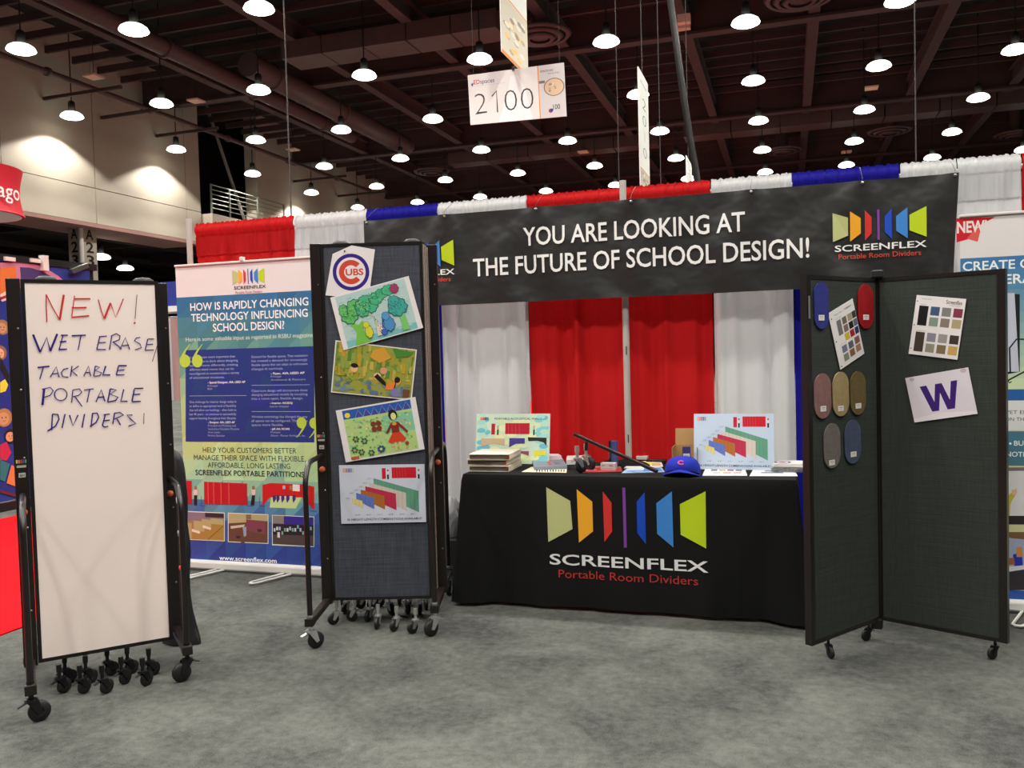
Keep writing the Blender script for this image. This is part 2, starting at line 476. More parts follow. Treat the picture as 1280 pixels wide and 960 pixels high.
for k in range(10): MB().box((-3.0 + k * 1.9, 36.3, 10.3), (1.86, 1.0, .5)).build('duct_section', M_DUCT, t, .01)
t = thing('air_duct', 'brown air duct crossing the far ceiling left of centre', 'duct', (-10, 36.2, 10))
for k in range(5): MB().box((-13.6 + k * 1.9, 36.9, 10.3), (1.86, .9, .5)).build('duct_section', M_DUCT, t, .01)
for (px, py, lb) in ((675, 50, 'above the numbered sign'), (1000, 4, 'at the top edge near the right'), (1112, 168, 'above the blue drape'), (978, 192, 'far off above the white drape'), (540, 218, 'far off left of the numbered sign'), (1270, 172, 'far off at the right edge')):
    p = on_floor(px, py, 10.0)
    t = thing('ceiling_diffuser', 'round brown ringed air diffuser ' + lb, 'air diffuser', p)
    for k in range(3): MB().lathe(p, [(.28 + .22 * k, .05 * k), (.36 + .22 * k, .05 * k - .02), (.44 + .22 * k, .05 * k + .06), (.28 + .22 * k, .05 * k + .06)], 28).build('ring', M_DUCT, t)
    MB().cyl(p + Vector((0, 0, .05)), p + Vector((0, 0, 2.0 if py not in (168, 218) else .25)), .25, 16).build('neck', M_DUCT, t)
# short mounting arms near the mezzanine wall
for k_, (x0, y0, x1, y1) in enumerate(((-21.55, 20.9, -18.6, 20.87), (-21.55, 25.8, -18.9, 25.77), (-21.55, 34.8, -18.8, 34.75), (-21.55, 23.2, -18.4, 23.1), (-21.55, 38.9, -18.8, 38.85))):
    o = MB().bar((x0, y0, 9.6), (x1, y1, 9.6), .08, .10).build('ceiling_strut', M_BEAM)
    tag(o, 'brown steel strut reaching out from the cream wall, ' + ('nearest of the five', 'third from the front', 'fourth from the front', 'second from the front', 'farthest of the five')[k_], 'strut', 'struts over the cream wall')
# small pale boards on the ceiling steel
for (px, py, lb) in ((117, 96, 'at the upper left above the cream wall'), (245, 126, 'above the lamps at the left'), (1089, 110, 'orange-lit, over the blue drape'), (1058, 190, 'far off over the blue drape'), (729, 190, 'far off right of the numbered sign'), (366, 187, 'beside the thin hanging cable')):
    p = on_floor(px, py, 9.9)
    o = MB().box(p, (.42, .42, .05)).build('reflector_board', mat('pale_pink_board', (225, 180, 160), .6)); MB().cyl(p, Vector((p.x, p.y, 12.0)), .012, 6).build('hanger_rod', M_BLACK, o); tag(o, 'small pale square board under the ceiling ' + lb, 'board')
t = thing('ceiling_speaker', 'pair of pale pink boxes on the pipe at top right of centre', 'speaker', on_floor(855, 31, 9.7))
for py in (24, 31.5):
    MB().box(on_floor(855, py, 9.7), (.32, .2, .22)).build('speaker_box', mat('pale_pink_board', (225, 180, 160), .6), t, .01)

# ---------------------------------------------------------------- high bay lamps
M_LENS = mat('glowing_lamp_glass', (255, 255, 245), .4, emit=((255, 250, 228), 6.0))
M_SHADE = mat('glowing_prismatic_shade', (240, 245, 235), .4, emit=((246, 250, 235), 1.8))
M_HOUS = mat('dark_lamp_housing', (16, 15, 15), .6)
def make_lamp():
    r = thing('high_bay_lamp', 'high-bay lamp with glowing round shade hanging in the dark ceiling grid', 'lamp', (0, 0, 9), 'high-bay lamps under the ceiling')
    MB().lathe((0, 0, 9), [(.02, .0), (.26, -.015), (.32, .02)], 20).build('lens', M_LENS, r)
    MB().lathe((0, 0, 9), [(.322, .018), (.335, .03), (.30, .10), (.22, .155), (.12, .185), (.0, .19)], 20).build('shade', M_SHADE, r)
    MB().lathe((0, 0, 9), [(.0, .192), (.10, .192), (.10, .46), (.07, .50), (.0, .50)], 14).build('housing', M_HOUS, r)
    MB().cyl((0, 0, 9.5), (0, 0, 12.0), .018, 6).build('rod', M_HOUS, r)
    ld = bpy.data.lights.new('lamp_light', 'SPOT'); ld.energy = LAMP_POWER; ld.shadow_soft_size = .24; ld.spot_size = RAD(126); ld.spot_blend = .10; ld.color = (1.0, .955, .88)
    lo = bpy.data.objects.new('lamp_light', ld); COL.objects.link(lo); lo.parent = r; lo.location = (0, 0, -.03)
    return r
ORD = ['first', 'second', 'third', 'fourth', 'fifth', 'sixth', 'seventh', 'eighth', 'ninth', 'tenth', 'eleventh']
def seen_at(p):
    q = CAM_M.transposed() @ (Vector(p) - Vector((0, 0, CAM_H)))
    return (640 + FPX * q.x / -q.z, 480 - FPX * q.y / -q.z) if q.z < -.1 else (-999, -999)
first = make_lamp(); used = False
rows = [(16.3, 0), (21.15, 1), (25.85, 2), (30.45, 3), (35.0, 4), (39.45, 5), (11.55, -1), (6.8, -1), (2.3, -1), (-2.4, -1)]
for yv, r_i in rows:
    cols = [-20.75 + 3.32 * i for i in range(10)] if yv > 12 else [-17.43 + 3.32 * i for i in range(9 if yv > 5 else 8)]
    vis = [x for x in cols if -12 < seen_at((x, yv, 9))[0] < 1292 and -6 < seen_at((x, yv, 9))[1] < 262]
    for x in cols:
        o = copy_tree(first) if used else first
        used = True; o.location = (x, yv, 9)
        if x in vis:
            k = vis.index(x); o['label'] = 'glowing high-bay lamp, %s from the left in the %s row%s' % (ORD[k], ORD[r_i], ' of ceiling lamps, nearest one' if r_i == 0 else ' of ceiling lamps going back')
        else:
            o['label'] = 'high-bay lamp of the ceiling grid hanging beyond the edges of the view'; o['group'] = 'high-bay lamps around and above the booth'
for x, yv, lb in ((-23.6, 25.1, 'left'), (-25.6, 28.5, 'right')):      # lower lamps seen beneath the mezzanine
    o = copy_tree(first); o.location = (x, yv, 5.25)
    for ch in list(o.children):
        if ch.name.startswith('rod'): ch.scale = (1, 1, .46); ch.location.z = .27
    o['label'] = 'distant lamp under the low ceiling beneath the mezzanine, %s of the two' % lb; o['group'] = 'lamps beneath the mezzanine'

# hanging cables
def cable(pts, r, label, m=M_BLACK):
    o = MB().tube(pts, r, 6).build('hanging_cable', m); tag(o, label, 'cable'); return o
MGREY = mat('grey_wire', (62, 57, 55), .6)
p = at_y(353, 0, 12); q_ = at_y(364, 265, 12)
cable([Vector((q_.x, 12, 11)), Vector((q_.x, 12, q_.z - 1.5)), Vector((q_.x, 12, q_.z - 3.3))], .012, 'thin grey wire hanging straight down left of the blue drape', MGREY)
q_ = at_y(870, 215, 9)
q0 = at_y(838, 0, 9)
cable([q0 + (q0 - q_) * 1.2, q0, at_y(853, 110, 9), at_y(862, 170, 9), q_, at_y(876, 262, 9)], .038, 'thick black power cable dropping behind the red drape')
q_ = at_y(1145, 205, 11); cable([Vector((q_.x, 11, 11.9)), Vector((q_.x, 11, q_.z)), Vector((q_.x, 11, 0))], .008, 'thin wire hanging behind the blue drape at the right', MGREY)

# ---------------------------------------------------------------- hanging signs
M_SIGN = mat('white_sign_board', (226, 226, 224), .5)
SP = Plane((-3.7, 10), (-2.4, 10))
s_, cv = sheet('hanging_sign', SP, [(585, 94.5), (705, 78.5), (708.5, 145.5), (588.5, 156.5)], 'white hanging sign board reading 2100 above the booth', 'sign', thick=.012, off=0, m=M_SIGN)
cv.rect(.0, .0, .73, 1, (226, 226, 224)); cv.rect(.73, 0, .74, 1, (236, 150, 60)); cv.rect(.74, 0, 1, 1, (206, 204, 204))
cv.poly([(.45, .12), (.53, .12), (.60, .42), (.66, 1), (.30, 1), (.42, .4)], (238, 239, 240))
for k, ch in enumerate('2100'):
    if ch != '1': cv.text(ch, (.06, .235, .375, .545)[k], .80, (.125, .065, .13, .13)[k], .42, (62, 62, 64), -.022)
cv.line([(.245, .475), (.296, .38), (.296, .80)], .016, (50, 50, 52))
cv.text('*', .03, .27, .03, .10, (40, 60, 140), .02); cv.text('ED', .06, .20, .065, .085, (200, 60, 50), .01); cv.text('spaces', .13, .20, .15, .085, (70, 76, 120), .005)
cv.rect(.03, .235, .40, .24, (190, 190, 200))
cv.text('EDSPACES EXPO', .76, .13, .13, .035, (60, 60, 66), .01); cv.text('meeting design', .83, .18, .12, .03, (110, 110, 120))
cv.rect(.74, .29, .80, .34, (120, 116, 112)); cv.ell(.89, .43, .105, .17, (120, 112, 104)); cv.ell(.89, .43, .095, .155, (216, 190, 158))
for k in range(9): cv.ell(.84 + .1 * random.random(), .36 + .16 * random.random(), .012, .02, random.choice([(190, 160, 130), (150, 140, 132), (230, 214, 190)]), 8)
cv.ell(.845, .87, .022, .04, (170, 50, 60)); cv.ell(.855, .86, .016, .03, (50, 60, 130)); cv.text('100', .87, .85, .07, .09, (50, 50, 54), .01)
cv.build('printed_face', s_)
MB().box((-3.1, 9.985, 4.88), (.03, .02, .05)).build('hanging_clip', MGREY, s_)
for x_ in (-3.62, -2.53): MB().cyl((x_, 10.0, 4.88), (x_, 10.0, 12.0), .002, 5).build('suspension_wire', MGREY, s_)

VX = -3.14
SV = Plane((VX, 8.6), (VX, 10.4))
y0 = at_x(626, 60, VX).y; y1_ = at_x(659, 80, VX).y
zb0 = at_x(627, 65, VX).z
o, cv = sheet('hanging_sign', SV, [(y0 - 8.6, zb0 + 2.4), (y1_ - 8.6, zb0 + 2.4), (y1_ - 8.6, zb0), (y0 - 8.6, zb0)], 'tall white vertical sign seen edge-on hanging over the numbered board', 'sign', thick=.012, off=0, m=M_SIGN, px=False)
cv.rect(0, .0, 1, .70, (238, 238, 232)); cv.rect(0, .70, 1, 1, (214, 206, 190)); cv.rect(0, .70, 1, .706, (236, 150, 60)); cv.rect(0, .985, 1, 1, (236, 150, 60))
for k, ch in enumerate('2  0'): cv.text(ch, .34, .14 + k * .155, .24, .11, (52, 52, 54), -.02)
cv.line([(.46, .19), (.46, .29)], .012, (52, 52, 54)); cv.text('0', .34, .45, .24, .11, (52, 52, 54), -.02)
for k in range(26): cv.ell(.15 + .7 * random.random(), .74 + .22 * random.random(), .09, .012, random.choice([(190, 170, 140), (150, 145, 138), (236, 226, 206), (236, 200, 120)]), 9)
cv.build('printed_face', o); MB().cyl((VX, (y0 + y1_) / 2, zb0 + 2.4), (VX, (y0 + y1_) / 2, 12.0), .004, 6).build('suspension_wire', MGREY, o)
def vsign(X, px0, px1, pyt, pyb, label, tail):
    pl = Plane((X, 5), (X, 20)); a = at_x(px0, pyt, X); b = at_x(px1, pyt, X); zt = a.z; zb = at_x(px0, pyb, X).z
    o, cv = sheet('hanging_sign', pl, [(a.y - 5, zt), (b.y - 5, zt), (b.y - 5, zb), (a.y - 5, zb)], label, 'sign', thick=.012, off=0, m=M_SIGN, px=False)
    cv.rect(0, 0, 1, 1, (236, 236, 232)); cv.rect(0, .84, 1, 1, (206, 196, 180)); cv.rect(0, .838, 1, .846, (236, 150, 60))
    for k, ch in enumerate(tail):
        if ch == '1': cv.line([(.52, .21 + k * .14), (.52, .30 + k * .14)], .012, (60, 60, 62))
        else: cv.text(ch, .35, .30 + k * .14, .35, .09, (60, 60, 62), -.02)
    cv.text('EDspaces', .2, .10, .6, .025, (80, 80, 130))
    for k in range(10): cv.ell(.2 + .6 * random.random(), .87 + .1 * random.random(), .1, .012, random.choice([(180, 160, 140), (150, 145, 138), (236, 226, 206)]), 8)
    cv.build('printed_face', o)
    ym = (a.y + b.y) / 2
    MB().cyl((X, ym, zt), (X, ym, 12.0), .006, 6).build('suspension_wire', MGREY, o)
vsign(-1.5, 796.5, 808, 83, 228, 'narrow white vertical aisle sign above the middle of the black banner', '2010')
vsign(-1.5, 857, 863.5, 194, 240, 'small distant white vertical sign beside the thick black cable', '201')
o = MB().box((at_y(800, 240, 6.2)), (.42, .02, .07)).build('sign_top', M_SIGN); tag(o, 'low white sign top peeking over the red drape by the pole', 'sign')
for x_ in (-.15, .15): MB().cyl(Vector(o.location) + Vector((x_, 0, .06)), (o.location.x + x_, 6.2, 12.0), .003, 5).build('suspension_wire', MGREY, o)

# round red hanging sign at the left edge
RYs = 12.0
rc = at_y(19, 240, RYs); R0 = .95; cx_ = rc.x - R0 * 1.02 - .27; zt = at_y(17, 203, RYs).z; zb = at_y(20, 263, RYs).z
rs = thing('round_hanging_sign', 'red round hanging fabric sign with white letters at the left edge', 'sign', (cx_, RYs, zb))
hh = zt - zb
MB().lathe((cx_, RYs, zb), [(R0 * (1.03 - .07 * sin(pi * t / 10)), hh * t / 10) for t in range(11)], 64).build('fabric_ring', mat('red_sign_fabric', (196, 20, 42), .6), rs)
MB().lathe((cx_, RYs, zb), [(R0 * 1.0, .004), (0, .004)], 64).build('lining', mat('white_sign_lining', (236, 214, 210), .7), rs)
MB().lathe((cx_, RYs, zb), [(R0 * 1.035, .0), (R0 * 1.035, .03), (R0 * .98, .03), (R0 * .98, 0), (R0 * 1.035, 0)], 64).build('hoop', mat('red_sign_fabric', (196, 20, 42), .6), rs)
for k in range(3): MB().cyl((cx_ + R0 * cos(2.1 * k), RYs + R0 * sin(2.1 * k), zt), (cx_ + R0 * cos(2.1 * k), RYs + R0 * sin(2.1 * k), 12.0), .004, 5).build('suspension_wire', MGREY, rs)
def bent(body, ang0, z, size):
    V, Fs, x0, x1 = text_tris(body, .006)
    b = MB(); vv = []
    for x, yv in V:
        a = ang0 + (x - x0) * size / R0; rr = R0 * 1.035
        vv.append((cx_ + rr * cos(a), RYs + rr * sin(a), z + yv * size))
    b.add(vv, Fs); return b
ang = atan2(0 - RYs, 0 - cx_) + pi / 2
bent('Chicago', ang - .50 - 3.4 * hh * .42 / R0, zb + hh * .30, hh * .42 * 1.1).build('lettering', mat('white_vinyl', (236, 226, 224), .5), rs)

# ================================================================= BOOTH BACK WALL OF DRAPES
YD = 5.39
def drape_mat(nm, rgb, tr): return mat(nm, rgb, .85, trans=tr, sheen=.0, spec=.15, bump=.15, bscale=500)
DM = {'red': drape_mat('red_drape_cloth', (180, 25, 27), .22), 'white': drape_mat('white_drape_cloth', (200, 202, 204), .3), 'blue': drape_mat('blue_drape_cloth', (26, 22, 132), .22)}
def drape(x0, x1, colour, label, y=YD, ztop=2.475, seed=0, flat=.5, axis='x', group='curtains of the booth back wall', zbot=.015):
    rnd = random.Random(seed)
    ph = [rnd.random() * 6.28 for _ in range(6)]; wl_ = rnd.uniform(.16, .21)
    W = x1 - x0; nu = max(24, int(W / .009)); pole = ztop - .055
    edge = []; acc = 0
    def fold(x):
        t = x / wl_
        a = sin(2 * pi * t + ph[0] + 1.4 * sin(2 * pi * t * .37 + ph[1])); a = a * abs(a) ** .35 * 1.05
        b = sin(2 * pi * t * 2.3 + ph[2]) * .35
        k = .55 + .45 * sin(2 * pi * x / .47 + ph[3])
        return (a + b) * k
    def F(u, v, off=0.0, zlo=zbot):
        # v 0 bottom..1 top, dense near the top
        z = zlo + (ztop - zlo) * (1 - (1 - v) ** 2.1)
        x = W * u
        g = sin(2 * pi * x / .027 + ph[4] + 1.3 * sin(x * 43)) * .55 + sin(2 * pi * x / .053 + ph[5] + sin(x * 21)) * .45
        k = min(1.0, max(0.0, (pole - .03 - z) / .35)); k = k * k * (3 - 2 * k)
        yo = .047 * fold(x) * k * (.75 + .25 * (1 - z / 2.5)) + .011 * g * (1 - k * .95)
        d = z - pole
        if abs(d) < .034: yo -= .017 * math.sqrt(max(0, 1 - (d / .034) ** 2))
        zz = z
        if v > .9: zz += .010 * g * (v - .9) / .1
        xx = x + .006 * k * sin(2 * pi * x / wl_ + ph[1]) * (1 if 0.02 < u < .98 else 0)
        if axis == 'x': return Vector((x0 + xx, y + yo - off, zz))
        return Vector((y + yo - off, x0 + xx, zz))
    b = MB(); b.grid(lambda u, v: F(u, v), nu, 34)
    o = b.build('curtain', DM[colour]); tag(o, label, 'drape', group)
    def H_(u, v):
        z = 2.235 + (ztop - .10 - 2.235) * v; t = 1 - (1 - (z - zbot) / (ztop - zbot)) ** (1 / 2.1) if z < ztop else 1
        p = F(u, t); p.z = z; p.y -= .007 if axis == 'x' else 0
        return p
    if axis == 'x': MB().grid(H_, nu, 6).build('header_band', DM[colour], o)
    return o
DR = [(-4.18, -3.335, 'red', 'red drape panel at the left end above the tall printed stand'), (-3.33, -2.765, 'white', 'white drape panel left of the banner beside the red left-end drape'), (-2.76, -2.235, 'blue', 'blue drape panel behind the left end of the black banner'),
      (-2.23, -1.602, 'white', 'white drape panel between the grey folded divider and the red drapes'), (-1.612, -.965, 'red', 'red drape panel left of the upright pole behind the table'), (-.955, -.435, 'red', 'red drape panel right of the upright pole behind the table'),
      (-.43, .036, 'white', 'white drape panel behind the chart board on the table right side'), (.04, .62, 'blue', 'blue drape panel behind the open divider'), (.625, .915, 'white', 'narrow white drape panel beside the blue one at the right'),
      (.92, 1.235, 'white', 'white drape panel just right of the black banner end'), (1.24, 2.1, 'red', 'red drape panel cut off by the right edge')]
for i, (a, b_, c_, lb) in enumerate(DR): drape(a, b_, c_, lb, seed=i * 7 + 3)
M_POLE = mat('dull_white_pole', (196, 194, 188), .4, .3)
for (x, lb) in ((-.958, 'upright drape pole with slots between the two red drapes'), (-4.175, 'white upright drape pole at the left end of the red drape')):
    t = thing('drape_upright', lb, 'pole', (x, YD - .045, 0))
    MB().cyl((x, YD - .085, 0), (x, YD - .085, 2.50), .021, 16).build('tube', M_POLE, t)
    MB().box((x, YD - .085, .0145), (.34, .12, .010)).build('base_plate', M_STEEL, t)
    for z in (.90, 1.45, 2.05): MB().box((x + .004, YD - .1065, z), (.006, .004, .05)).build('slot', M_BLACK, t)
t = thing('drape_crossbar', 'metal crossbar carrying the gathered drape tops', 'bar', (-1, YD + .036, 2.396))
MB().cyl((-4.2, YD + .036, 2.41), (2.2, YD + .036, 2.41), .014, 10).build('bar', M_POLE, t)

# black banner
BP = Plane((-2.74, 5.22), (.92, 5.22))
def ban_disp(a, z):
    ztop = 2.37; d = max(0, ztop - z)
    v = 0.0
    for g in (.02, .63, 1.25, 1.85, 2.55, 3.15, 3.62):
        t = (a - g) / (.05 + .55 * d); v += .022 * math.exp(-t * t) * math.exp(-d * 3.0)
    return v + .009 * sin(a * 5.3 + z * 3) * min(1, d * 2) + .005 * sin(a * 13 + 2.2 * sin(z * 7)) * min(1, d * 3) + .003 * sin(a * 23 + z * 11) * min(1, d * 3)
BP.disp = ban_disp
tl = BP.hit(456, 276); tr = BP.hit(1198, 219)
bz1 = 2.365; bz0 = 1.775
M_VINYL = mat('black_vinyl', (33, 34, 34), .40, spec=.7, noise=.06, nscale=3, bump=.5, bscale=3.2, bdist=.05)
def banner_pt(u, v, off=0):
    a = tl[0] + (tr[0] - tl[0]) * u - .03 * (1 - v) * u ** 14
    z = bz0 + (bz1 - bz0) * v
    return BP.pt(a, z, off)
bb = MB(); bb.grid(lambda u, v: banner_pt(u, v), 220, 30)
ban = bb.build('hanging_banner', M_VINYL); tag(ban, 'wide black vinyl banner with white lettering hung on the drapes', 'banner')
cv = Canvas(BP, .006, step=.00003)
WL = (232, 232, 230)
cv.tq('YOU ARE LOOKING AT', (655, 307.5), 932, 22, WL, .012)
cv.tq('THE FUTURE OF SCHOOL DESIGN!', (592, 345.5), 1012, 21.5, WL, .012)
cv.build('lettering', ban, 'white two-line lettering')
a0 = BP.hit(1041, 300); a1 = BP.hit(1158, 300); zz = (BP.hit(1041, 285)[1] + 0)
lw = a1[0] - a0[0]
for (aa, nm) in ((a0[0], 'right'), (BP.hit(567.5, 300)[0] - lw, 'left')):
    cv = Canvas(BP, .006, step=.00003); zc = BP.hit(1099, 281)[1]
    for pts, c in LOGO: cv.poly([(aa + lw * u, zc + lw * v * .98) for u, v in pts], c)
    cv.text('SCREENFLEX', aa + .02 * lw, zc - lw * .285, lw * .98, lw * .072, WL, .014)
    cv.text('Portable Room Dividers', aa + .06 * lw, zc - lw * .375, lw * .88, lw * .058, (206, 76, 58))
    cv.build('emblem', ban, 'coloured folding-panel emblem with lettering')
for a in (.02 + tl[0], .63, 1.25, 1.85, 2.55, 3.15, tr[0] - .02):
    p = BP.pt(a, bz1 - .015, .002); MB().lathe(p, [(.0, 0), (.008, 0), (.009, -.003), (.004, -.004)], 12, (0, 1, 0)).build('grommet', M_STEEL, ban); MB().tube([p, p + Vector((0, -.002, .03)), Vector((p.x, YD - .085, 2.44)), Vector((p.x, YD - .02, 2.47))], .0016, 5).build('tie_cord', M_BLACK, ban)

# ================================================================= CASTERS / DIVIDERS
def caster_proto(kind):
    """kind: 'chrome' or 'black'; origin on the floor under the stem, wheel trails toward -y"""
    big = MB(); R_ = .038
    fm = M_CHROME if kind == 'chrome' else mat('black_plated_steel', (40, 40, 42), .3, .6)
    f = MB(); f.cyl((0, 0, .085), (0, 0, .155), .009, 10); f.cyl((0, 0, .118), (0, 0, .155), .013, 10); f.cyl((0, 0, .078), (0, 0, .088), .022, 14)
    for sx in (-.017, .017):
        f.add([(sx - .0015, .018, .082), (sx - .0015, -.022, .082), (sx - .0015, -.034, .036), (sx - .0015, -.02, .030),
               (sx + .0015, .018, .082), (sx + .0015, -.022, .082), (sx + .0015, -.034, .036), (sx + .0015, -.02, .030)],
              [(0, 1, 2, 3), (7, 6, 5, 4), (0, 4, 5, 1), (1, 5, 6, 2), (2, 6, 7, 3), (3, 7, 4, 0)])
    f.box((0, -.001, .083), (.037, .042, .003))
    f.bar((0, .016, .078), (0, .046, .066), .016, .003)
    wv = MB(); wv.lathe((-.011, -.025, R_), [(0, 0), (.012, 0), (.014, -.003), (.02, 0), (R_ - .004, 0), (R_, .004), (R_, .018), (R_ - .004, .022), (.02, .022), (.014, .025), (0, .022)], 22, (1, 0, 0))
    return f.mesh('caster_fork', fm), wv.mesh('caster_wheel', M_RUBBER)
CK = {k: caster_proto(k) for k in ('chrome', 'black')}
def add_caster(parent, x, y, ang, kind='black', sc=1.0, z=0.0):
    c = bpy.data.objects.new('caster', CK[kind][0]); COL.objects.link(c); c.parent = parent
    c.location = Vector((x, y, z)) - wloc(parent); c.rotation_euler = (0, 0, ang); c.scale = (sc, sc, sc)
    wv = bpy.data.objects.new('wheel', CK[kind][1]); COL.objects.link(wv); wv.parent = c
    return c

M_STONE = weave_mat('dark_grey_panel_cloth', (60, 63, 71), (76, 80, 90))
M_CHAR = weave_mat('charcoal_green_panel_cloth', (50, 55, 52), (60, 65, 61))
M_WB = mat('glossy_white_board', (248, 233, 226), .28, spec=.5, noise=.02, nscale=2, bump=.05, bscale=4)
M_EDGE = mat('pleated_beige_edge', (128, 114, 106), .8, noise=.25, nscale=60, stretch=(1, 1, 8))

def panel(parent, A, u, nv, wd, z0, z1, th, face_m, fr=.014, label=None, fl=None, frr=None):
    fl = fl or fr; frr = frr or fr
    """one divider panel: aluminium frame with a cloth face each side; A front-left floor point, u along, nv to the front"""
    Rm = Matrix((u, -nv, Vector((0, 0, 1)))).transposed()
    c = A + u * (wd / 2) - nv * (th / 2)
    b = MB()
    b.box(c - u * (wd / 2 - fl / 2) + Vector((0, 0, (z0 + z1) / 2)), (fl, th, z1 - z0), Rm)
    b.box(c + u * (wd / 2 - frr / 2) + Vector((0, 0, (z0 + z1) / 2)), (frr, th, z1 - z0), Rm)
    cc_ = c + u * ((fl - frr) / 2); ww_ = wd - fl - frr
    b.box(cc_ + Vector((0, 0, z0 + fr / 2)), (ww_, th, fr), Rm)
    b.box(cc_ + Vector((0, 0, z1 - fr / 2)), (ww_, th, fr), Rm)
    p = b.build('panel', M_BLACK, parent)
    if label: p['label'] = label
    MB().box(cc_ + Vector((0, 0, (z0 + z1) / 2)), (ww_ + .001, th - .006, z1 - z0 - 2 * fr + .001), Rm).build('panel_face', face_m, p)
    return p

def end_frame(parent, C, u, nv, half, ztop, z0, z1, ck, steer, label_side=1, sticker=True):
    """post on the panel's outer edge, inverted-U tube and foot bar with a caster each end"""
    Rm = Matrix((u, -nv, Vector((0, 0, 1)))).transposed()
    post = MB().box(C + Vector((0, 0, (z0 + z1) / 2)), (.055, .046, z1 - z0), Rm).build('end_post', M_POST, parent, .004)
    for z in (z0 + .25, z0 + .62, 1.05, 1.35, z1 - .22):
        MB().lathe(C + nv * .023 + u * .012 + Vector((0, 0, z)), [(0, .002), (.004, .002), (.005, 0)], 8, tuple(nv)).build('screw', M_STEEL, post)
    side = u * 0
    pts = []; r = .13; zt = ztop
    f = C + nv * half; g = C - nv * half
    path = [f + Vector((0, 0, .15)), f + Vector((0, 0, zt - r))]
    for k in range(1, 7):
        a = pi / 2 * k / 6
        path.append(C + nv * (half - r + r * cos(a)) + Vector((0, 0, zt - r + r * sin(a))))
    mid = [C + nv * .02 + Vector((0, 0, zt))]
    # the tube tips back down into the post near its middle
    path = path[:-1] + [C + nv * (half - r) + Vector((0, 0, zt)), C + nv * .03 + Vector((0, 0, zt))] if half - r > .04 else path
    MB().tube(path, .0135, 12).build('frame_tube', M_BLACK, parent)
    path2 = [C - (p - C) + Vector((0, 0, 2 * p.z)) if False else Vector((2 * C.x - p.x, 2 * C.y - p.y, p.z)) for p in path]
    MB().tube(path2, .0135, 12).build('frame_tube', M_BLACK, parent)
    fb = MB().bar(f + nv * .025 + Vector((0, 0, .138)), g - nv * .025 + Vector((0, 0, .138)), .036, .032).build('foot_bar', M_POST, parent, .003)
    for e in (f, g): MB().box(e + Vector((0, 0, .142)), (.044, .06, .042), Rm).build('end_cap', M_BLACK, parent, .004)
    add_caster(parent, f.x, f.y, steer[0], ck, 1.12); add_caster(parent, g.x, g.y, steer[1], ck, 1.12)
    MB().lathe(C + nv * .02 + Vector((0, 0, zt - .075)), [(0, .016), (.012, .016), (.016, .008), (.017, 0)], 14, tuple(nv)).build('reflective_label', mat('orange_label', (190, 90, 60), .4), post)  # raised orange disc standing in for a pinkish reflective label
    if sticker:
        pl = Plane((C - u * .03).xy, (C + u * .03).xy)
        cv = Canvas(pl, .0245)
        cv.rect(.008, 1.005, .052, 1.045, (40, 38, 38))
        for k, c in enumerate([(200, 190, 90), (210, 120, 50), (180, 60, 60), (80, 80, 160), (80, 150, 90)]): cv.rect(.010 + k * .0085, 1.028, .016 + k * .0085, 1.043, c)
        cv.rect(.012, 1.008, .048, 1.018, (170, 165, 150)); cv.rect(.018, .965, .044, .985, (190, 186, 180)); cv.text('6H', .022, .968, .018, .012, (40, 40, 40), .02)
        cv.build('maker_sticker', post)
    return post

def folded_divider(name, A, B, zb, zt, npan, th, face_m, label, ztube, ck, casters, edge=False, half=.38, facelabel=None, back_shift=0.0):
    A = Vector((A[0], A[1], 0)); B = Vector((B[0], B[1], 0)); u = (B - A).normalized(); nv = Vector((u.y, -u.x, 0)); wd = (B - A).length
    root = thing(name, label, 'room divider', A + u * wd / 2 - nv * npan * th / 2)
    for k in range(npan):
        sh = .004 * (k % 2)
        panel(root, A - nv * (k * (th + .002)) + u * sh, u, nv, wd, zb, zt, th, face_m if k == 0 else (M_EDGE if False else face_m), .016)
        if edge and k < npan:
            MB().box(A - nv * (k * (th + .002) + th / 2) + u * (wd + .0035 + sh) + Vector((0, 0, (zb + zt) / 2)), (.006, th * .8, zt - zb - .03), Matrix((u, -nv, Vector((0, 0, 1)))).transposed()).build('hinge_strip', M_EDGE, root)
    D = npan * (th + .002)
    end_frame(root, A - u * .029 - nv * .02, u, nv, half, ztube, .12, zt + .004, ck, (2.6, .4))
    end_frame(root, B + u * (.030) - nv * (D - .018 + back_shift), u, nv, half, ztube, .12, zt + .004, ck, (-.5, .3), sticker=False)
    for (x, yv, a, sc) in casters:
        add_caster(root, x, yv, a, ck, sc)
    # black hinge caps on top
    for s_ in (.10, wd - .06):
        c = A + u * s_ - nv * .05 + Vector((0, 0, zt)); MB().lathe(c - Vector((0, 0, .002)), [(.045, 0), (.045, .01), (.03, .02), (0, .022)], 16).build('hinge_cap', M_RUBBER, root)
    return root, Plane(A.xy, B.xy)

# --- white board divider on the left
WA, WB_ = (-3.196, 2.926), (-2.812, 3.338)
cas = []
for px, py, a in ((75, 872, 2.4), (101, 873, 2.5), (129, 873, 2.4), (153, 861, 2.5), (180, 863, 2.45)):
    p = on_floor(px, py); cas.append((p.x - .03, p.y + .03, a + .6, .86))
for px, py in ((78, 850), (104, 850), (131, 840), (156, 838), (183, 840)):
    p = on_floor(px + 4, py + 6); cas.append((p.x, p.y + .0, 2.9, .86))
white_div, WP = folded_divider('folded_divider', WA, WB_, .13, 1.835, 5, .034, M_WB, 'folded white board divider with handwritten red and blue words', .885, 'black', cas)
Z8 = lambda x, y: (x / 5.3333, 330 + y / 5.3333)
cv = Canvas(WP, .0012, step=.00002)
REDI = (196, 44, 44); BLUI = (44, 22, 118)
def strokes(L_, wd, c, f=Z8):
    for st_ in L_: cv.line([f(*p) for p in st_], wd, c, True)
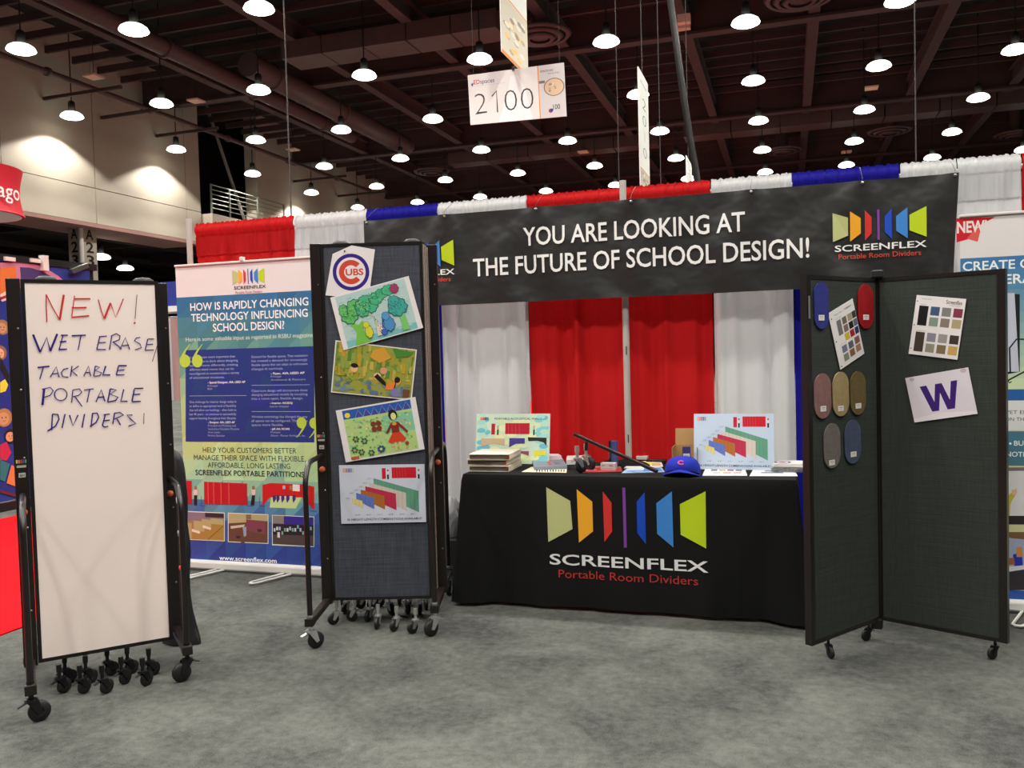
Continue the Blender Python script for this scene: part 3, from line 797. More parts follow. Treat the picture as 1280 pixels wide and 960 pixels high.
strokes([[(312, 388), (309, 290), (308, 203)], [(308, 203), (350, 290), (398, 372)]], .0045, REDI)
strokes([[(398, 372), (425, 205)]], .0085, REDI)
strokes([[(497, 210), (478, 355)]], .004, REDI); strokes([[(497, 232), (603, 232)], [(478, 292), (578, 290)], [(478, 355), (595, 345)]], .0065, REDI)
strokes([[(655, 237), (675, 310), (695, 365)], [(737, 260), (770, 355), (795, 300), (822, 232)]], .0042, REDI); strokes([[(695, 365), (737, 260)]], .0085, REDI)
strokes([[(913, 205), (900, 365)]], .003, (120, 60, 60)); strokes([[(892, 390), (902, 396)]], .009, REDI)
cv.build('handwriting', white_div, 'red marker words'); cv = Canvas(WP, .0012)
strokes([[(220, 470), (268, 588)], [(335, 580), (382, 465)]], .0085, BLUI); strokes([[(268, 588), (312, 490), (335, 580)]], .006, BLUI)
strokes([[(420, 475), (395, 568)], [(540, 478), (520, 573)]], .0045, BLUI); strokes([[(405, 475), (452, 475)], [(398, 520), (442, 515)], [(390, 570), (447, 568)], [(478, 478), (572, 475)]], .0062, BLUI)
strokes([[(665, 485), (645, 570)], [(660, 485), (712, 480)], [(652, 525), (705, 522)], [(645, 570), (705, 570)],
         [(745, 475), (730, 570)], [(740, 480), (775, 464), (800, 480), (795, 505), (750, 522)], [(755, 520), (810, 565)],
         [(800, 570), (835, 490), (865, 570)], [(815, 545), (860, 540)], [(935, 490), (908, 493), (896, 512), (932, 532), (942, 558), (900, 572)],
         [(985, 500), (968, 573)], [(985, 500), (1027, 500)], [(975, 537), (1020, 535)], [(965, 575), (1025, 573)]], .0048, BLUI)
strokes([[(1062, 500), (1015, 650)]], .0028, (70, 56, 90))
cv.build('handwriting', white_div, 'blue marker words'); cv = Canvas(WP, .0012)
strokes([[(250, 690), (330, 682)], [(705, 680), (685, 738), (735, 740)], [(790, 678), (845, 678)]], .0068, BLUI)
strokes([[(290, 685), (265, 768)], [(335, 755), (375, 685), (395, 755)], [(350, 733), (390, 728)], [(455, 695), (425, 702), (408, 725), (418, 750), (455, 755)],
         [(480, 680), (470, 750)], [(525, 680), (478, 712), (515, 745)], [(558, 748), (590, 680), (605, 748)], [(570, 725), (602, 722)],
         [(635, 680), (625, 748)], [(635, 680), (665, 688), (635, 710), (677, 725), (665, 745), (625, 748)], [(790, 680), (775, 740)], [(785, 710), (830, 705)], [(775, 740), (830, 738)]], .0048, BLUI)
cv.build('handwriting', white_div, 'blue marker words'); cv = Canvas(WP, .0012)
strokes([[(295, 830), (283, 940)]], .009, BLUI)
strokes([[(280, 835), (335, 822), (355, 845), (335, 875), (290, 890)], [(405 + 42 * cos(t * pi / 8), 870 + 40 * sin(t * pi / 8)) for t in range(17)],
         [(485, 840), (478, 925)], [(485, 840), (530, 832), (545, 855), (525, 875), (485, 885)], [(500, 885), (548, 950)], [(560, 840), (625, 832)], [(598, 835), (580, 922)]], .0044, BLUI)
strokes([[(640, 920), (675, 838), (700, 915)], [(650, 890), (695, 885)], [(735, 832), (718, 918)], [(735, 832), (775, 840), (735, 868), (787, 888), (770, 910), (718, 920)],
         [(825, 835), (805, 915), (850, 915)], [(895, 835), (880, 915)], [(895, 830), (955, 828)], [(888, 870), (935, 868)], [(880, 918), (938, 915)]], .0058, BLUI)
cv.build('handwriting', white_div, 'blue marker words'); cv = Canvas(WP, .0012)
ZD = lambda x, y: (40 + x / 8, 500 + y / 8)
strokes([[(205, 140), (195, 300)], [(205, 140), (258, 145), (270, 190), (235, 260), (155, 310)], [(330, 140), (300, 280)], [(375, 150), (410, 255), (460, 150)], [(525, 140), (500, 275)],
         [(605, 135), (590, 270)], [(600, 135), (650, 130), (668, 170), (640, 225), (580, 262)], [(735, 140), (705, 250)], [(715, 148), (778, 140)], [(718, 208), (778, 200)], [(700, 250), (725, 270), (762, 262)],
         [(825, 135), (808, 240)], [(820, 132), (880, 125), (915, 150), (825, 190)], [(850, 190), (885, 250)], [(1005, 150), (950, 150), (985, 190), (1038, 235), (965, 262)]], .0056, BLUI, ZD)
strokes([[(1120, 130), (1117, 240)]], .003, (70, 56, 90), ZD)
cv.build('handwriting', white_div, 'blue marker words')

# --- grey divider in the middle
CA, CB = (-2.365, 4.058), (-1.843, 4.215)
cas = []
for px, py in ((418, 782), (470, 787), (493, 790), (517, 793)):
    p = on_floor(px, py); cas.append((p.x, p.y + .03, random.uniform(-.7, .2), .82))
for px, py in ((431, 768), (441, 779), (460, 778), (484, 770), (505, 768), (523, 770), (452, 762), (466, 762), (476, 760), (496, 757), (510, 758), (529, 763)):
    p = on_floor(px, py); cas.append((p.x, p.y + .03, random.uniform(-1.6, 1.2), .82))
grey_div, CP = folded_divider('folded_divider', CA, CB, .14, 2.06, 5, .042, M_STONE, 'folded dark grey cloth divider with drawings pinned on its front', .93, 'chrome', cas, edge=True)

Z3 = lambda *P: [(360 + x / 5.3333, 280 + y / 5.3333) for x, y in P]
Z4 = lambda *P: [(360 + x / 5.3333, 430 + y / 5.3333) for x, y in P]
# ball club sheet
o, cv = sheet('pinned_sheet', CP, [(415.9, 317.5), (439.7, 306.8), (468.8, 311.9), (461, 374), (407, 369.2)], 'white paper with a round red and blue club crest and folded corner', 'sheet', off=.002)
cc = CP.hit(438.9, 340.2); sx = CP.hit(461.8, 340)[0] - cc[0]; sz = sx
cv.ell(cc[0], cc[1], sx, sz, (52, 30, 128), 40); cv.ell(cc[0], cc[1], sx * .80, sz * .80, (228, 220, 224), 36)
pts = [(cc[0] + sx * .66 * cos(a), cc[1] + sz * .66 * sin(a)) for a in [RAD(42 + 276 * i / 24) for i in range(25)]] + [(cc[0] + sx * .37 * cos(a), cc[1] + sz * .37 * sin(a)) for a in [RAD(318 - 276 * i / 24) for i in range(25)]]
cv.poly(pts, (204, 70, 48))
Canvas.text(cv, 'UBS', cc[0] - sx * .30, cc[1] - sz * .17, sx * .98, sz * .34, (204, 70, 48), .03)
cv.build('printed_crest', o)
MB().lathe(CP.pt(*CP.hit(431, 314), .004), [(0, .006), (.004, .005), (.004, 0)], 8, tuple(CP.n)).build('push_pin', M_BLACK, o)
# drawing 1: trees
o, cv = sheet('pinned_drawing', CP, Z3((283, 492), (805, 347), (902, 692), (372, 842)), 'tilted child drawing of green and teal trees with small animals', 'drawing', 'drawings pinned to the grey divider', off=.0062)
cv.rect(.06, .02, .94, .98, (178, 205, 203)); cv.rect(.06, .86, .94, .98, (120, 190, 190))
R1 = random.Random(3)
for k in range(90): cv.ell(.1 + .8 * R1.random(), .1 + .8 * R1.random(), .03, .012, R1.choice([(160, 198, 205), (190, 215, 205), (150, 200, 190)]), 8)
cv.poly([(.16, .98), (.21, .75), (.15, .55), (.26, .62), (.32, .55), (.30, .75), (.36, .98)], (116, 190, 74))
def blob(cx, cy, rx, ry, c, edge_, n=44, rr=None):
    rr = rr or R1
    P = [(cx + rx * (1 + .07 * sin(9 * a + cx * 9) + .04 * sin(5 * a)) * cos(a), cy + ry * (1 + .07 * sin(9 * a + cx * 9) + .04 * sin(5 * a)) * sin(a)) for a in [2 * pi * i / n for i in range(n)]]
    cv.poly(P, edge_); cv.poly([(cx + (x - cx) * .9, cy + (y_ - cy) * .9) for x, y_ in P], c)
for (x, y_, rx, ry) in ((.18, .40, .11, .18), (.12, .30, .06, .12), (.26, .30, .10, .16), (.36, .34, .10, .17), (.46, .33, .09, .15), (.40, .22, .08, .10), (.54, .24, .09, .12), (.62, .18, .08, .10), (.71, .15, .08, .10)):
    blob(x, y_, rx, ry, (96, 186, 104) if x < .3 else (72, 178, 130), (40, 84, 70))
for k in range(120): cv.ell(.10 + .36 * R1.random(), .22 + .30 * R1.random(), .008, .012, R1.choice([(40, 120, 70), (150, 205, 90), (50, 140, 90)]), 6)
for k in range(60): cv.ell(.44 + .3 * R1.random(), .12 + .2 * R1.random() , .007, .012, R1.choice([(40, 130, 100), (110, 200, 150)]), 6)
blob(.79, .15, .055, .09, (150, 60, 96), (110, 40, 60))
cv.poly([(.77, .62), (.83, .62), (.85, .95), (.76, .95)], (120, 196, 110))
blob(.77, .50, .12, .17, (64, 166, 152), (32, 96, 96)); blob(.74, .37, .07, .10, (64, 166, 152), (32, 96, 96))
for k in range(60): cv.ell(.68 + .18 * R1.random(), .36 + .28 * R1.random(), .006, .01, (30, 110, 120), 6)
blob(.36, .80, .05, .12, (206, 208, 60), (90, 100, 40)); blob(.345, .66, .04, .06, (206, 208, 60), (90, 100, 40))
cv.line([(.48, .90), (.465, .55), (.44, .50)], .006, (200, 190, 170)); cv.poly([(.46, .72), (.53, .72), (.53, .92), (.45, .92)], (214, 206, 190))
for k in range(14): cv.ell(.455 + .07 * R1.random(), .56 + .34 * R1.random(), .006, .012, (110, 96, 90), 6)
blob(.62, .76, .07, .14, (76, 140, 190), (30, 60, 110)); blob(.60, .60, .05, .08, (84, 150, 200), (30, 60, 110)); blob(.54, .88, .04, .06, (60, 100, 190), (30, 50, 110)); cv.line([(.56, .62), (.53, .80)], .006, (40, 80, 140))
for k in range(30): cv.line([(.06 + .86 * R1.random(), .99 - .03 * R1.random()), (.06 + .86 * R1.random(), .90)], .0006, (40, 110, 160)) if False else None
cv.build('drawn_scene', o)
# drawing 2: painterly wood
o, cv = sheet('pinned_drawing', CP, Z3((318, 775), (860, 838)) + Z4((825, 375), (287, 322)), 'olive and gold painting of figures by a pond in a wood', 'drawing', 'drawings pinned to the grey divider', off=.002)
cv.rect(.015, .02, .985, .98, (150, 154, 60))
R1 = random.Random(11)
for k in range(220):
    u_ = R1.random(); v_ = R1.random(); c = R1.choice([(164, 150, 48), (186, 150, 44), (110, 140, 52), (140, 160, 70), (190, 170, 80), (90, 130, 50)])
    if v_ > .72: c = R1.choice([(92, 110, 150), (112, 130, 150), (120, 140, 70), (130, 150, 120), (90, 120, 140)])
    wv, hv = R1.uniform(.015, .05), R1.uniform(.03, .12)
    if v_ < .6: cv.rect(max(.02, u_ - wv / 2), max(.02, v_ - hv), min(.98, u_ + wv / 2), min(.98, v_ + hv), c)
    else: cv.ell(min(.93, max(.07, u_)), min(.92, v_), wv, hv * .45, c, 9)
cv.poly([(.47, .10), (.60, .0 + .03), (.70, .22), (.56, .34), (.44, .24)], (206, 152, 52))
for (x, y_, c) in ((.26, .50, (225, 180, 130)), (.55, .60, (230, 190, 150)), (.62, .48, (214, 150, 120)), (.80, .66, (220, 150, 90))):
    cv.ell(x, y_, .045, .07, c, 12)
cv.ell(.26, .44, .045, .045, (24, 22, 24)); cv.poly([(.51, .62), (.55, .55), (.66, .70), (.67, .78), (.60, .72)], (26, 22, 24)); cv.ell(.80, .63, .035, .06, (26, 22, 24)); cv.poly([(.77, .65), (.80, .64), (.76, .92), (.74, .88)], (26, 22, 24))
cv.poly([(.68, .72), (.78, .68), (.76, .84), (.66, .84)], (226, 130, 50)); cv.ell(.79, .88, .06, .09, (126, 120, 170), 12)
cv.poly([(.88, .80), (.97, .80), (.96, .95), (.89, .95)], (110, 70, 40)); cv.line([(.02, .66), (.18, .66), (.24, .72)], .002, (40, 50, 40))
cv.poly([(.70, .03), (.97, .06), (.90, .16), (.76, .2)], (70, 130, 50))
cv.build('painted_scene', o)
# drawing 3: girl in garden
o, cv = sheet('pinned_drawing', CP, Z4((320, 443), (850, 352), (912, 700), (387, 788)), 'child drawing of a girl in a red dress in a garden', 'drawing', 'drawings pinned to the grey divider', off=.0062)
cv.rect(.075, .03, .93, .97, (176, 206, 132)); cv.rect(.075, .03, .93, .20, (40, 90, 170)); cv.rect(.55, .25, .93, .60, (130, 196, 160))
R1 = random.Random(5)
for k in range(7): cv.poly([(.22 + .10 * k, .2), (.27 + .10 * k, .05), (.32 + .10 * k, .2)], (66, 70, 150)); cv.line([(.22 + .10 * k, .2), (.27 + .10 * k, .06), (.32 + .1 * k, .2)], .0012, (190, 205, 225))
cv.ell(.13, .13, .035, .05, (236, 206, 50), 12)
for k in range(170):
    u_ = .09 + .82 * R1.random(); v_ = .24 + .70 * R1.random()
    cv.ell(u_, v_, R1.uniform(.006, .02), R1.uniform(.008, .025), R1.choice([(120, 180, 90), (210, 215, 140), (90, 160, 90), (190, 210, 110), (130, 190, 170), (214, 150, 140)]), 8)
for (x, y_) in ((.18, .60), (.28, .66), (.14, .80), (.34, .90), (.22, .86)):
    for a in range(6): cv.ell(x + .03 * cos(a * 1.05), y_ + .045 * sin(a * 1.05), .014, .02, (30, 100, 60), 7)
    cv.ell(x, y_, .012, .018, (220, 150, 90), 8)
for a in range(4): cv.ell(.46 + .045 * cos(pi / 4 + a * pi / 2), .42 + .07 * sin(pi / 4 + a * pi / 2), .035, .05, (124, 52, 40), 10)
for a in range(7): cv.ell(.47 + .035 * cos(a * .9), .86 + .05 * sin(a * .9), .016, .025, (40, 80, 130), 8)
cv.ell(.47, .86, .014, .02, (236, 220, 130), 8); cv.ell(.80, .83, .025, .04, (150, 60, 40), 8)
cv.ell(.685, .26, .055, .10, (26, 24, 24), 16); cv.ell(.69, .29, .034, .07, (222, 214, 150), 12)
cv.poly([(.64, .40), (.74, .40), (.73, .62), (.64, .62)], (128, 44, 30)); cv.poly([(.64, .41), (.66, .45), (.585, .60), (.565, .57)], (128, 44, 30)); cv.poly([(.74, .41), (.72, .45), (.82, .64), (.84, .61)], (128, 44, 30))
cv.ell(.685, .43, .03, .03, (216, 150, 50), 10)
cv.poly([(.64, .60), (.74, .60), (.80, .74), (.77, .78), (.60, .78), (.575, .74)], (206, 66, 36))
cv.rect(.645, .78, .67, .93, (210, 200, 130)); cv.rect(.70, .78, .725, .93, (210, 200, 130)); cv.poly([(.08, .92), (.18, .92), (.18, .97), (.08, .97)], (190, 90, 40))
cv.build('drawn_scene', o)
def chart(cv, tone):
    cv.rect(0, 0, 1, 1, tone)
    for k, c in enumerate([(230, 150, 50), (220, 110, 60), (190, 70, 60), (120, 70, 150), (60, 70, 160), (90, 140, 200), (220, 200, 60)]): cv.rect(.045 + k * .019, .055, .057 + k * .019, .125, c)
    cv.rect(.50, .06, .545, .245, (196, 24, 44)); cv.rect(.615, .05, .90, .235, (196, 24, 44))
    for k in range(5): cv.line([(.64 + k * .033, .05), (.645 + k * .033, .24)], .0012, (224, 100, 100))
    for x in (.57, .93):
        cv.ell(x, .10, .01, .02, (190, 60, 70), 8); cv.rect(x - .012, .12, x + .012, .17, (224, 214, 216)); cv.rect(x - .010, .17, x + .010, .25, (24, 24, 30))
    rows = [(.40, .23, .92, .46, .83, (96, 156, 130)), (.35, .305, .775, .49, .80, (206, 194, 184)), (.30, .365, .655, .50, .785, (186, 44, 76)), (.245, .42, .52, .535, .77, (170, 104, 44)), (.19, .475, .395, .565, .76, (96, 114, 190)), (.14, .56, .26, .615, .74, (222, 206, 130))]
    for (x0, y0, x1, y1, yb, c) in rows:
        sl = (y1 - y0) / (x1 - x0)
        cv.poly([(x0, y0), (x1, y1), (x1, yb), (x0, y0 + (yb - y1) * .62)], c)
        nn = max(3, int((x1 - x0) / .045))
        for k in range(nn + 1):
            x = x0 + (x1 - x0) * k / nn; yt = y0 + (y1 - y0) * k / nn; yl = y0 + (yb - y1) * .62 + (yb - y0 - (yb - y1) * .62) * k / nn
            cv.line([(x, yt), (x, yl)], .0007, tuple(int(v * .6) for v in c))
        cv.text("8'0\"", x0 - .07, y0 + .01, .045, .015, (110, 110, 120)); cv.line([(x0 - .09, y0 + .02), (x0 - .01, y0 + .02)], .0005, (130, 130, 140))
    for k, t_ in enumerate(("5'9\"", "9'5\"", "13'1\"", "16'9\"", "20'5\"", "24'1\"")): cv.text(t_, .17 + k * .13, .865, .06, .02, (100, 100, 110))
    cv.text('36 HEIGHT-LENGTH COMBINATIONS AVAILABLE!', .07, .95, .88, .038, (60, 60, 84), .004)
o, cv = sheet('pinned_chart', CP, [(423.8, 581.4), (530.6, 580), (532.9, 652.3), (427, 654.5)], 'pale blue chart of divider sizes pinned low on the grey divider', 'chart', off=.003)
chart(cv, (204, 210, 224)); cv.build('printed_chart', o)

# --- open two-panel divider on the right
RA, RH, RB = Vector((.084, 4.019, 0)), Vector((.414, 4.483, 0)), Vector((.912, 4.248, 0))
rd = thing('open_divider', 'open two-panel charcoal cloth divider with colour swatches', 'room divider', ((RA + RB) / 2 + Vector((0, .1, 0))))
P1 = Plane(RA.xy, RH.xy); P2 = Plane(RH.xy, RB.xy)
wdl = (RH - RA).length; wdr = (RB - RH).length
panel(rd, RA, P1.u, P1.n, wdl - .004, .10, 1.765, .034, M_CHAR, .018, 'left leaf', .030, .006)
panel(rd, RH + P2.u * .006, P2.u, P2.n, wdr - .006, .10, 1.765, .034, M_CHAR, .018, 'right leaf', .006, .034)
MB().cyl(RH + Vector((0, .012, .06)), RH + Vector((0, .012, 1.775)), .011, 12).build('hinge', M_BLACK, rd)
MB().box(RH + Vector((0, .0, 1.785)), (.055, .05, .035)).build('hinge_cap', M_RUBBER, rd, .005)
MB().box(RH + Vector((-.02, .0, .085)), (.05, .05, .05)).build('hinge_foot', M_BLACK, rd, .005)
for px, py, a in ((1036, 824, .5), (1087, 803, -.9), (1246, 826, -.9)):
    p = on_floor(px, py); c = add_caster(rd, p.x, p.y + .03, a, 'black', .66 if False else .70)
la = MB(); la.box(P1.pt(.008, 1.62, .006), (.008, .012, .10)); la.build('latch', M_CHROME, rd)
Z5 = lambda *P: [(1000 + x / 5.3333, 340 + y / 5.3333) for x, y in P]
Z6 = lambda *P: [(1000 + x / 5.3333, 460 + y / 5.3333) for x, y in P]
def swatch(cx, cy, hw, hh_, c, label, lx, ly):
    a, z = P1.hit(cx, cy); ra = (P1.hit(cx + hw, cy)[0] - P1.hit(cx - hw, cy)[0]) / 2; rz = (P1.hit(cx, cy - hh_)[1] - P1.hit(cx, cy + hh_)[1]) / 2
    pts = [(a + ra * cos(t), z + (rz - ra) * (1 if sin(t) > 0 else -1) + ra * sin(t)) for t in [pi * i / 14 for i in range(15)] + [pi + pi * i / 14 for i in range(15)]]
    b = MB(); n_ = len(pts); F0 = [P1.pt(p[0], p[1], .001) for p in pts]; F1 = [P1.pt(p[0], p[1], .006) for p in pts]
    b.add(F0 + F1, [tuple(range(n_)), tuple(range(2 * n_ - 1, n_ - 1, -1))] + [(i, i + n_, (i + 1) % n_ + n_, (i + 1) % n_) for i in range(n_)])
    o = b.build('fabric_swatch', mat('swatch_%d_%d_%d' % c, c, .95, noise=.12, nscale=40, bump=.3, bscale=500, spec=.1)); tag(o, label, 'swatch', 'oval swatches on the open divider')
    s0 = P1.hit(lx - 3.6, ly); s1 = P1.hit(lx + 3.6, ly); k = P1.hit(lx, ly)
    cv = Canvas(P1, .0068); hz = .0125
    cv.rect(s0[0], k[1] - hz, s1[0], k[1] + hz, (224, 220, 218)); wq = s1[0] - s0[0]
    cv.rect(s0[0] + wq * .2, k[1] + .003, s1[0] - wq * .2, k[1] + .0055, (120, 116, 130)); cv.rect(s0[0] + wq * .3, k[1] - .004, s1[0] - wq * .3, k[1] - .002, (150, 146, 150))
    cv.build('paper_tag', o)
for args in ((1025.8, 382, 8.9, 29.3, (52, 56, 130), 'long oval royal blue fabric swatch at top left of the open divider', 1025.3, 397.2), (1081.2, 383.1, 9.7, 27.8, (150, 26, 32), 'long oval red fabric swatch near the hinge of the open divider', 1081, 396.6),
             (1027.4, 494.9, 10.5, 28.3, (132, 98, 96), 'mauve oval fabric swatch, left of the row of three', 1027.6, 510.8), (1050, 492.5, 10, 27.8, (158, 140, 100), 'light tan oval fabric swatch, middle of the row of three', 1049.5, 510.4),
             (1071.5, 491.3, 9.6, 27.2, (104, 90, 58), 'olive brown oval fabric swatch, right of the row of three', 1071.4, 507.2), (1039.2, 557, 10.1, 28.1, (112, 106, 102), 'warm grey oval fabric swatch in the bottom row of two', 1038.4, 578.1),
             (1065, 552, 10, 27.4, (72, 82, 104), 'slate blue oval fabric swatch in the bottom row of two', 1065.4, 567.6)): swatch(*args)
o, cv = sheet('swatch_card', P1, Z5((183, 277), (346, 177), (425, 543), (265, 652)), 'tilted white card of small colour samples on the left leaf', 'colour card', off=.002)
for (x, y_, w_, h_, c) in [(.22, .24, .17, .26, (112, 112, 112)), (.44, .24, .17, .12, (110, 98, 84)), (.66, .24, .17, .12, (166, 150, 118)), (.84, .24, .15, .12, (48, 56, 52)), (.44, .38, .17, .12, (124, 100, 100)), (.65, .38, .17, .12, (16, 16, 18)), (.84, .38, .15, .12, (96, 102, 118)),
                           (.42, .52, .17, .12, (206, 178, 30)), (.63, .52, .17, .12, (160, 24, 38)), (.83, .52, .15, .12, (46, 44, 92)), (.22, .69, .19, .12, (112, 116, 136)), (.48, .69, .19, .12, (94, 96, 108)), (.74, .68, .19, .12, (136, 92, 84)), (.22, .84, .19, .12, (130, 134, 120)), (.47, .83, .19, .12, (132, 92, 72)), (.73, .82, .19, .12, (160, 124, 96))]:
    cv.rect(x, y_ - .04, x + w_, y_ + h_ - .04, c)
for v_ in (.08, .48, .92): cv.ell(.07, v_ + .04, .02, .014, (60, 60, 60), 8)
cv.text('Designer Fabric', .2, .10, .3, .02, (120, 120, 120)); cv.text('SCREENFLEX', .6, .10, .3, .025, (80, 80, 80))
cv.text('standard colors', .2, .17, .25, .014, (120, 120, 120)); cv.text('premium', .2, .62, .2, .014, (120, 120, 120))
cv.build('printed_samples', o)
o, cv = sheet('swatch_card', P2, Z5((780, 153), (1110, 180), (1050, 585), (725, 545)), 'white card of larger colour samples on the right leaf', 'colour card', off=.002)
for (x, y_, w_, h_, c) in [(.09, .17, .19, .33, (14, 14, 18)), (.33, .17, .18, .145, (62, 84, 122)), (.56, .17, .18, .145, (126, 124, 124)), (.79, .17, .18, .145, (126, 52, 74)), (.33, .35, .18, .145, (126, 144, 134)), (.56, .35, .18, .145, (134, 120, 110)), (.79, .35, .18, .145, (168, 156, 120)),
                           (.09, .61, .19, .33, (64, 56, 46)), (.33, .61, .18, .145, (130, 132, 144)), (.56, .61, .18, .145, (152, 148, 146)), (.79, .61, .18, .145, (58, 52, 46)), (.33, .79, .18, .145, (142, 142, 122)), (.56, .79, .18, .145, (120, 106, 76)), (.79, .79, .18, .145, (198, 160, 90))]:
    cv.rect(x, y_, x + w_, y_ + h_, c)
cv.text('Screenflex', .62, .105, .32, .065, (40, 38, 44), .005); cv.text('Room Dividers', .7, .135, .22, .014, (110, 110, 110)); cv.text('Designer Fabrics', .12, .06, .2, .02, (130, 130, 130)); cv.text('vinyl', .1, .15, .1, .014, (120, 120, 120)); cv.text('premium fabric', .1, .595, .2, .014, (120, 120, 120))
for v_ in (.10, .50, .90): cv.ell(.035, v_, .012, .012, (60, 60, 60), 8)
cv.build('printed_samples', o)
o, cv = sheet('pinned_sheet', P2, Z6((703, 67), (1122, -5), (1185, 305), (765, 363)), 'tilted white paper with a big purple letter W on the right leaf', 'sheet', off=.002)
cv.rect(0, 0, 1, 1, (222, 214, 224)); cv.poly([(.0, .92), (.4, .86), (1, .93), (1, 1), (0, 1)], (232, 226, 232))
W_ = [(.20, .24), (.31, .24), (.385, .62), (.45, .24), (.555, .24), (.63, .62), (.70, .23), (.80, .23), (.68, .82), (.565, .82), (.50, .44), (.43, .82), (.32, .82)]
cv.poly(W_, (62, 28, 116)); cv.ell(.10, .06, .04, .04, (190, 178, 190), 10); cv.ell(.92, .05, .05, .05, (190, 178, 190), 10)
cv.build('printed_letter', o)

# ================================================================= PRINTED STANDS
def stand(x0, x1, y, label, tone):
    st_ = thing('banner_stand', label, 'banner stand', ((x0 + x1) / 2, y, 0))
    W = x1 - x0
    b = MB(); b.box(((x0 + x1) / 2, y, .040), (W + .02, .10, .056)); b.build('base_housing', M_WHITEPL, st_, .012)
    MB().box(((x0 + x1) / 2, y, .008), (W + .0, .085, .010)).build('base_foot_plate', mat('grey_plastic', (90, 90, 90), .6), st_)
    MB().box(((x0 + x1) / 2, y, 2.118), (W + .006, .022, .014)).build('top_rail', M_WHITEPL, st_, .003)
    MB().cyl(((x0 + x1) / 2, y + .03, .07), ((x0 + x1) / 2, y + .03, 2.12), .012).build('support_pole', M_STEEL, st_)
    MB().box(((x0 + x1) / 2 - .02, y - .004, 2.135), (.03, .03, .03)).build('pole_hook', M_WHITEPL, st_, .006)
    for sx in (.27, .74):
        xx = x0 + W * sx; pts = [(xx - .03 + 0, y - .03, .015), (xx - .13, y - .27, .012), (xx - .125, y - .295, .012), (xx - .10, y - .30, .012), (xx - .08, y - .28, .012), (xx + .03, y - .03, .015)]
        MB().tube(pts, .008, 8).build('swivel_foot', M_WHITEPL, st_)
    MB().box(((x0 + x1) / 2, y, 1.094), (W, .002, 2.052)).build('graphic_sheet', mat('stand_sheet', tone, .5), st_)
    return st_, Plane((x0, y - .001), (x1, y - .001))
SX0, SX1, SY = -4.045, -2.91, 4.98
s1, SPl = stand(SX0, SX1, SY, 'tall printed stand headed HOW IS RAPIDLY CHANGING TECHNOLOGY beside the white board', (220, 216, 216))
W = SX1 - SX0
cv = Canvas(SPl, .0006, step=.000008)
def lerp3(a, b, t): return tuple(a[i] + (b[i] - a[i]) * t for i in range(3))
def tone_at(z):
    T = [(.06, (44, 62, 140)), (.34, (56, 98, 158)), (.50, (110, 170, 170)), (.70, (168, 206, 156)), (.95, (190, 206, 130)), (1.10, (178, 200, 130)), (1.40, (120, 166, 140)), (1.62, (70, 128, 140)), (1.83, (50, 104, 146)), (3, (50, 104, 146))]
    for i in range(len(T) - 1):
        if z <= T[i + 1][0]: return lerp3(T[i][1], T[i + 1][1], max(0, (z - T[i][0]) / (T[i + 1][0] - T[i][0])))
    return T[-1][1]
zh = SPl.hit(224, 372)[1]
R1 = random.Random(21); nx_, nz_ = 7, 13; gz = (zh - .068) / nz_
for i in range(nx_):
    for j in range(nz_):
        xa, xb = W * i / nx_, W * (i + 1) / nx_; za, zb_ = .068 + gz * j, .068 + gz * (j + 1)
        for tri in (((xa, za), (xb, za), (xb, zb_)), ((xa, za), (xb, zb_), (xa, zb_))):
            zc = sum(p[1] for p in tri) / 3 + R1.uniform(-.03, .03); xc = sum(p[0] for p in tri) / 3 / W
            c = tone_at(zc + R1.uniform(-.06, .06)); k = R1.uniform(.94, 1.07)
            if .5 < zc < 1.75 and (xc < .10 or xc > .90): c = lerp3(c, (150, 190, 130), .12)
            cv._put(tri, [(0, 1, 2)], tuple(min(255, v * k) for v in c))
lg0 = SPl.hit(290.5, 345); lg1 = SPl.hit(330.5, 345)
lw = lg1[0] - lg0[0]; lz = SPl.hit(310, 345.5)[1]
for pts, c in LOGO: cv.poly([(lg0[0] + lw * u, lz + lw * v * 1.15) for u, v in pts], c)
cv.text('SCREENFLEX', lg0[0] + .01, lz - lw * .33, lw, lw * .085, (50, 48, 60), .012); cv.text('Portable Room Dividers', lg0[0] + .02, lz - lw * .45, lw * .84, lw * .07, (190, 80, 60))
WT = (232, 236, 236)
S6 = lambda x, y: (200 + x / 5.3333, 320 + y / 5.3333)
S7 = lambda x, y: (200 + x / 5.3333, 490 + y / 5.3333)
def tl_(body, x0, y0, x1, cap, c, bold=0, f=S6): cv.tq(body, f(x0, y0), f(x1, y0)[0], cap / 5.3333, c, bold)
tl_('HOW IS RAPIDLY CHANGING', 204, 366, 992, 50, WT, .014); tl_('TECHNOLOGY INFLUENCING', 210, 438, 988, 50, WT, .014); tl_('SCHOOL DESIGN?', 355, 504, 832, 52, WT, .014)
tl_('Here is some valuable input as reported in RSBU magazine', 174, 570, 1022, 26, (206, 224, 216))
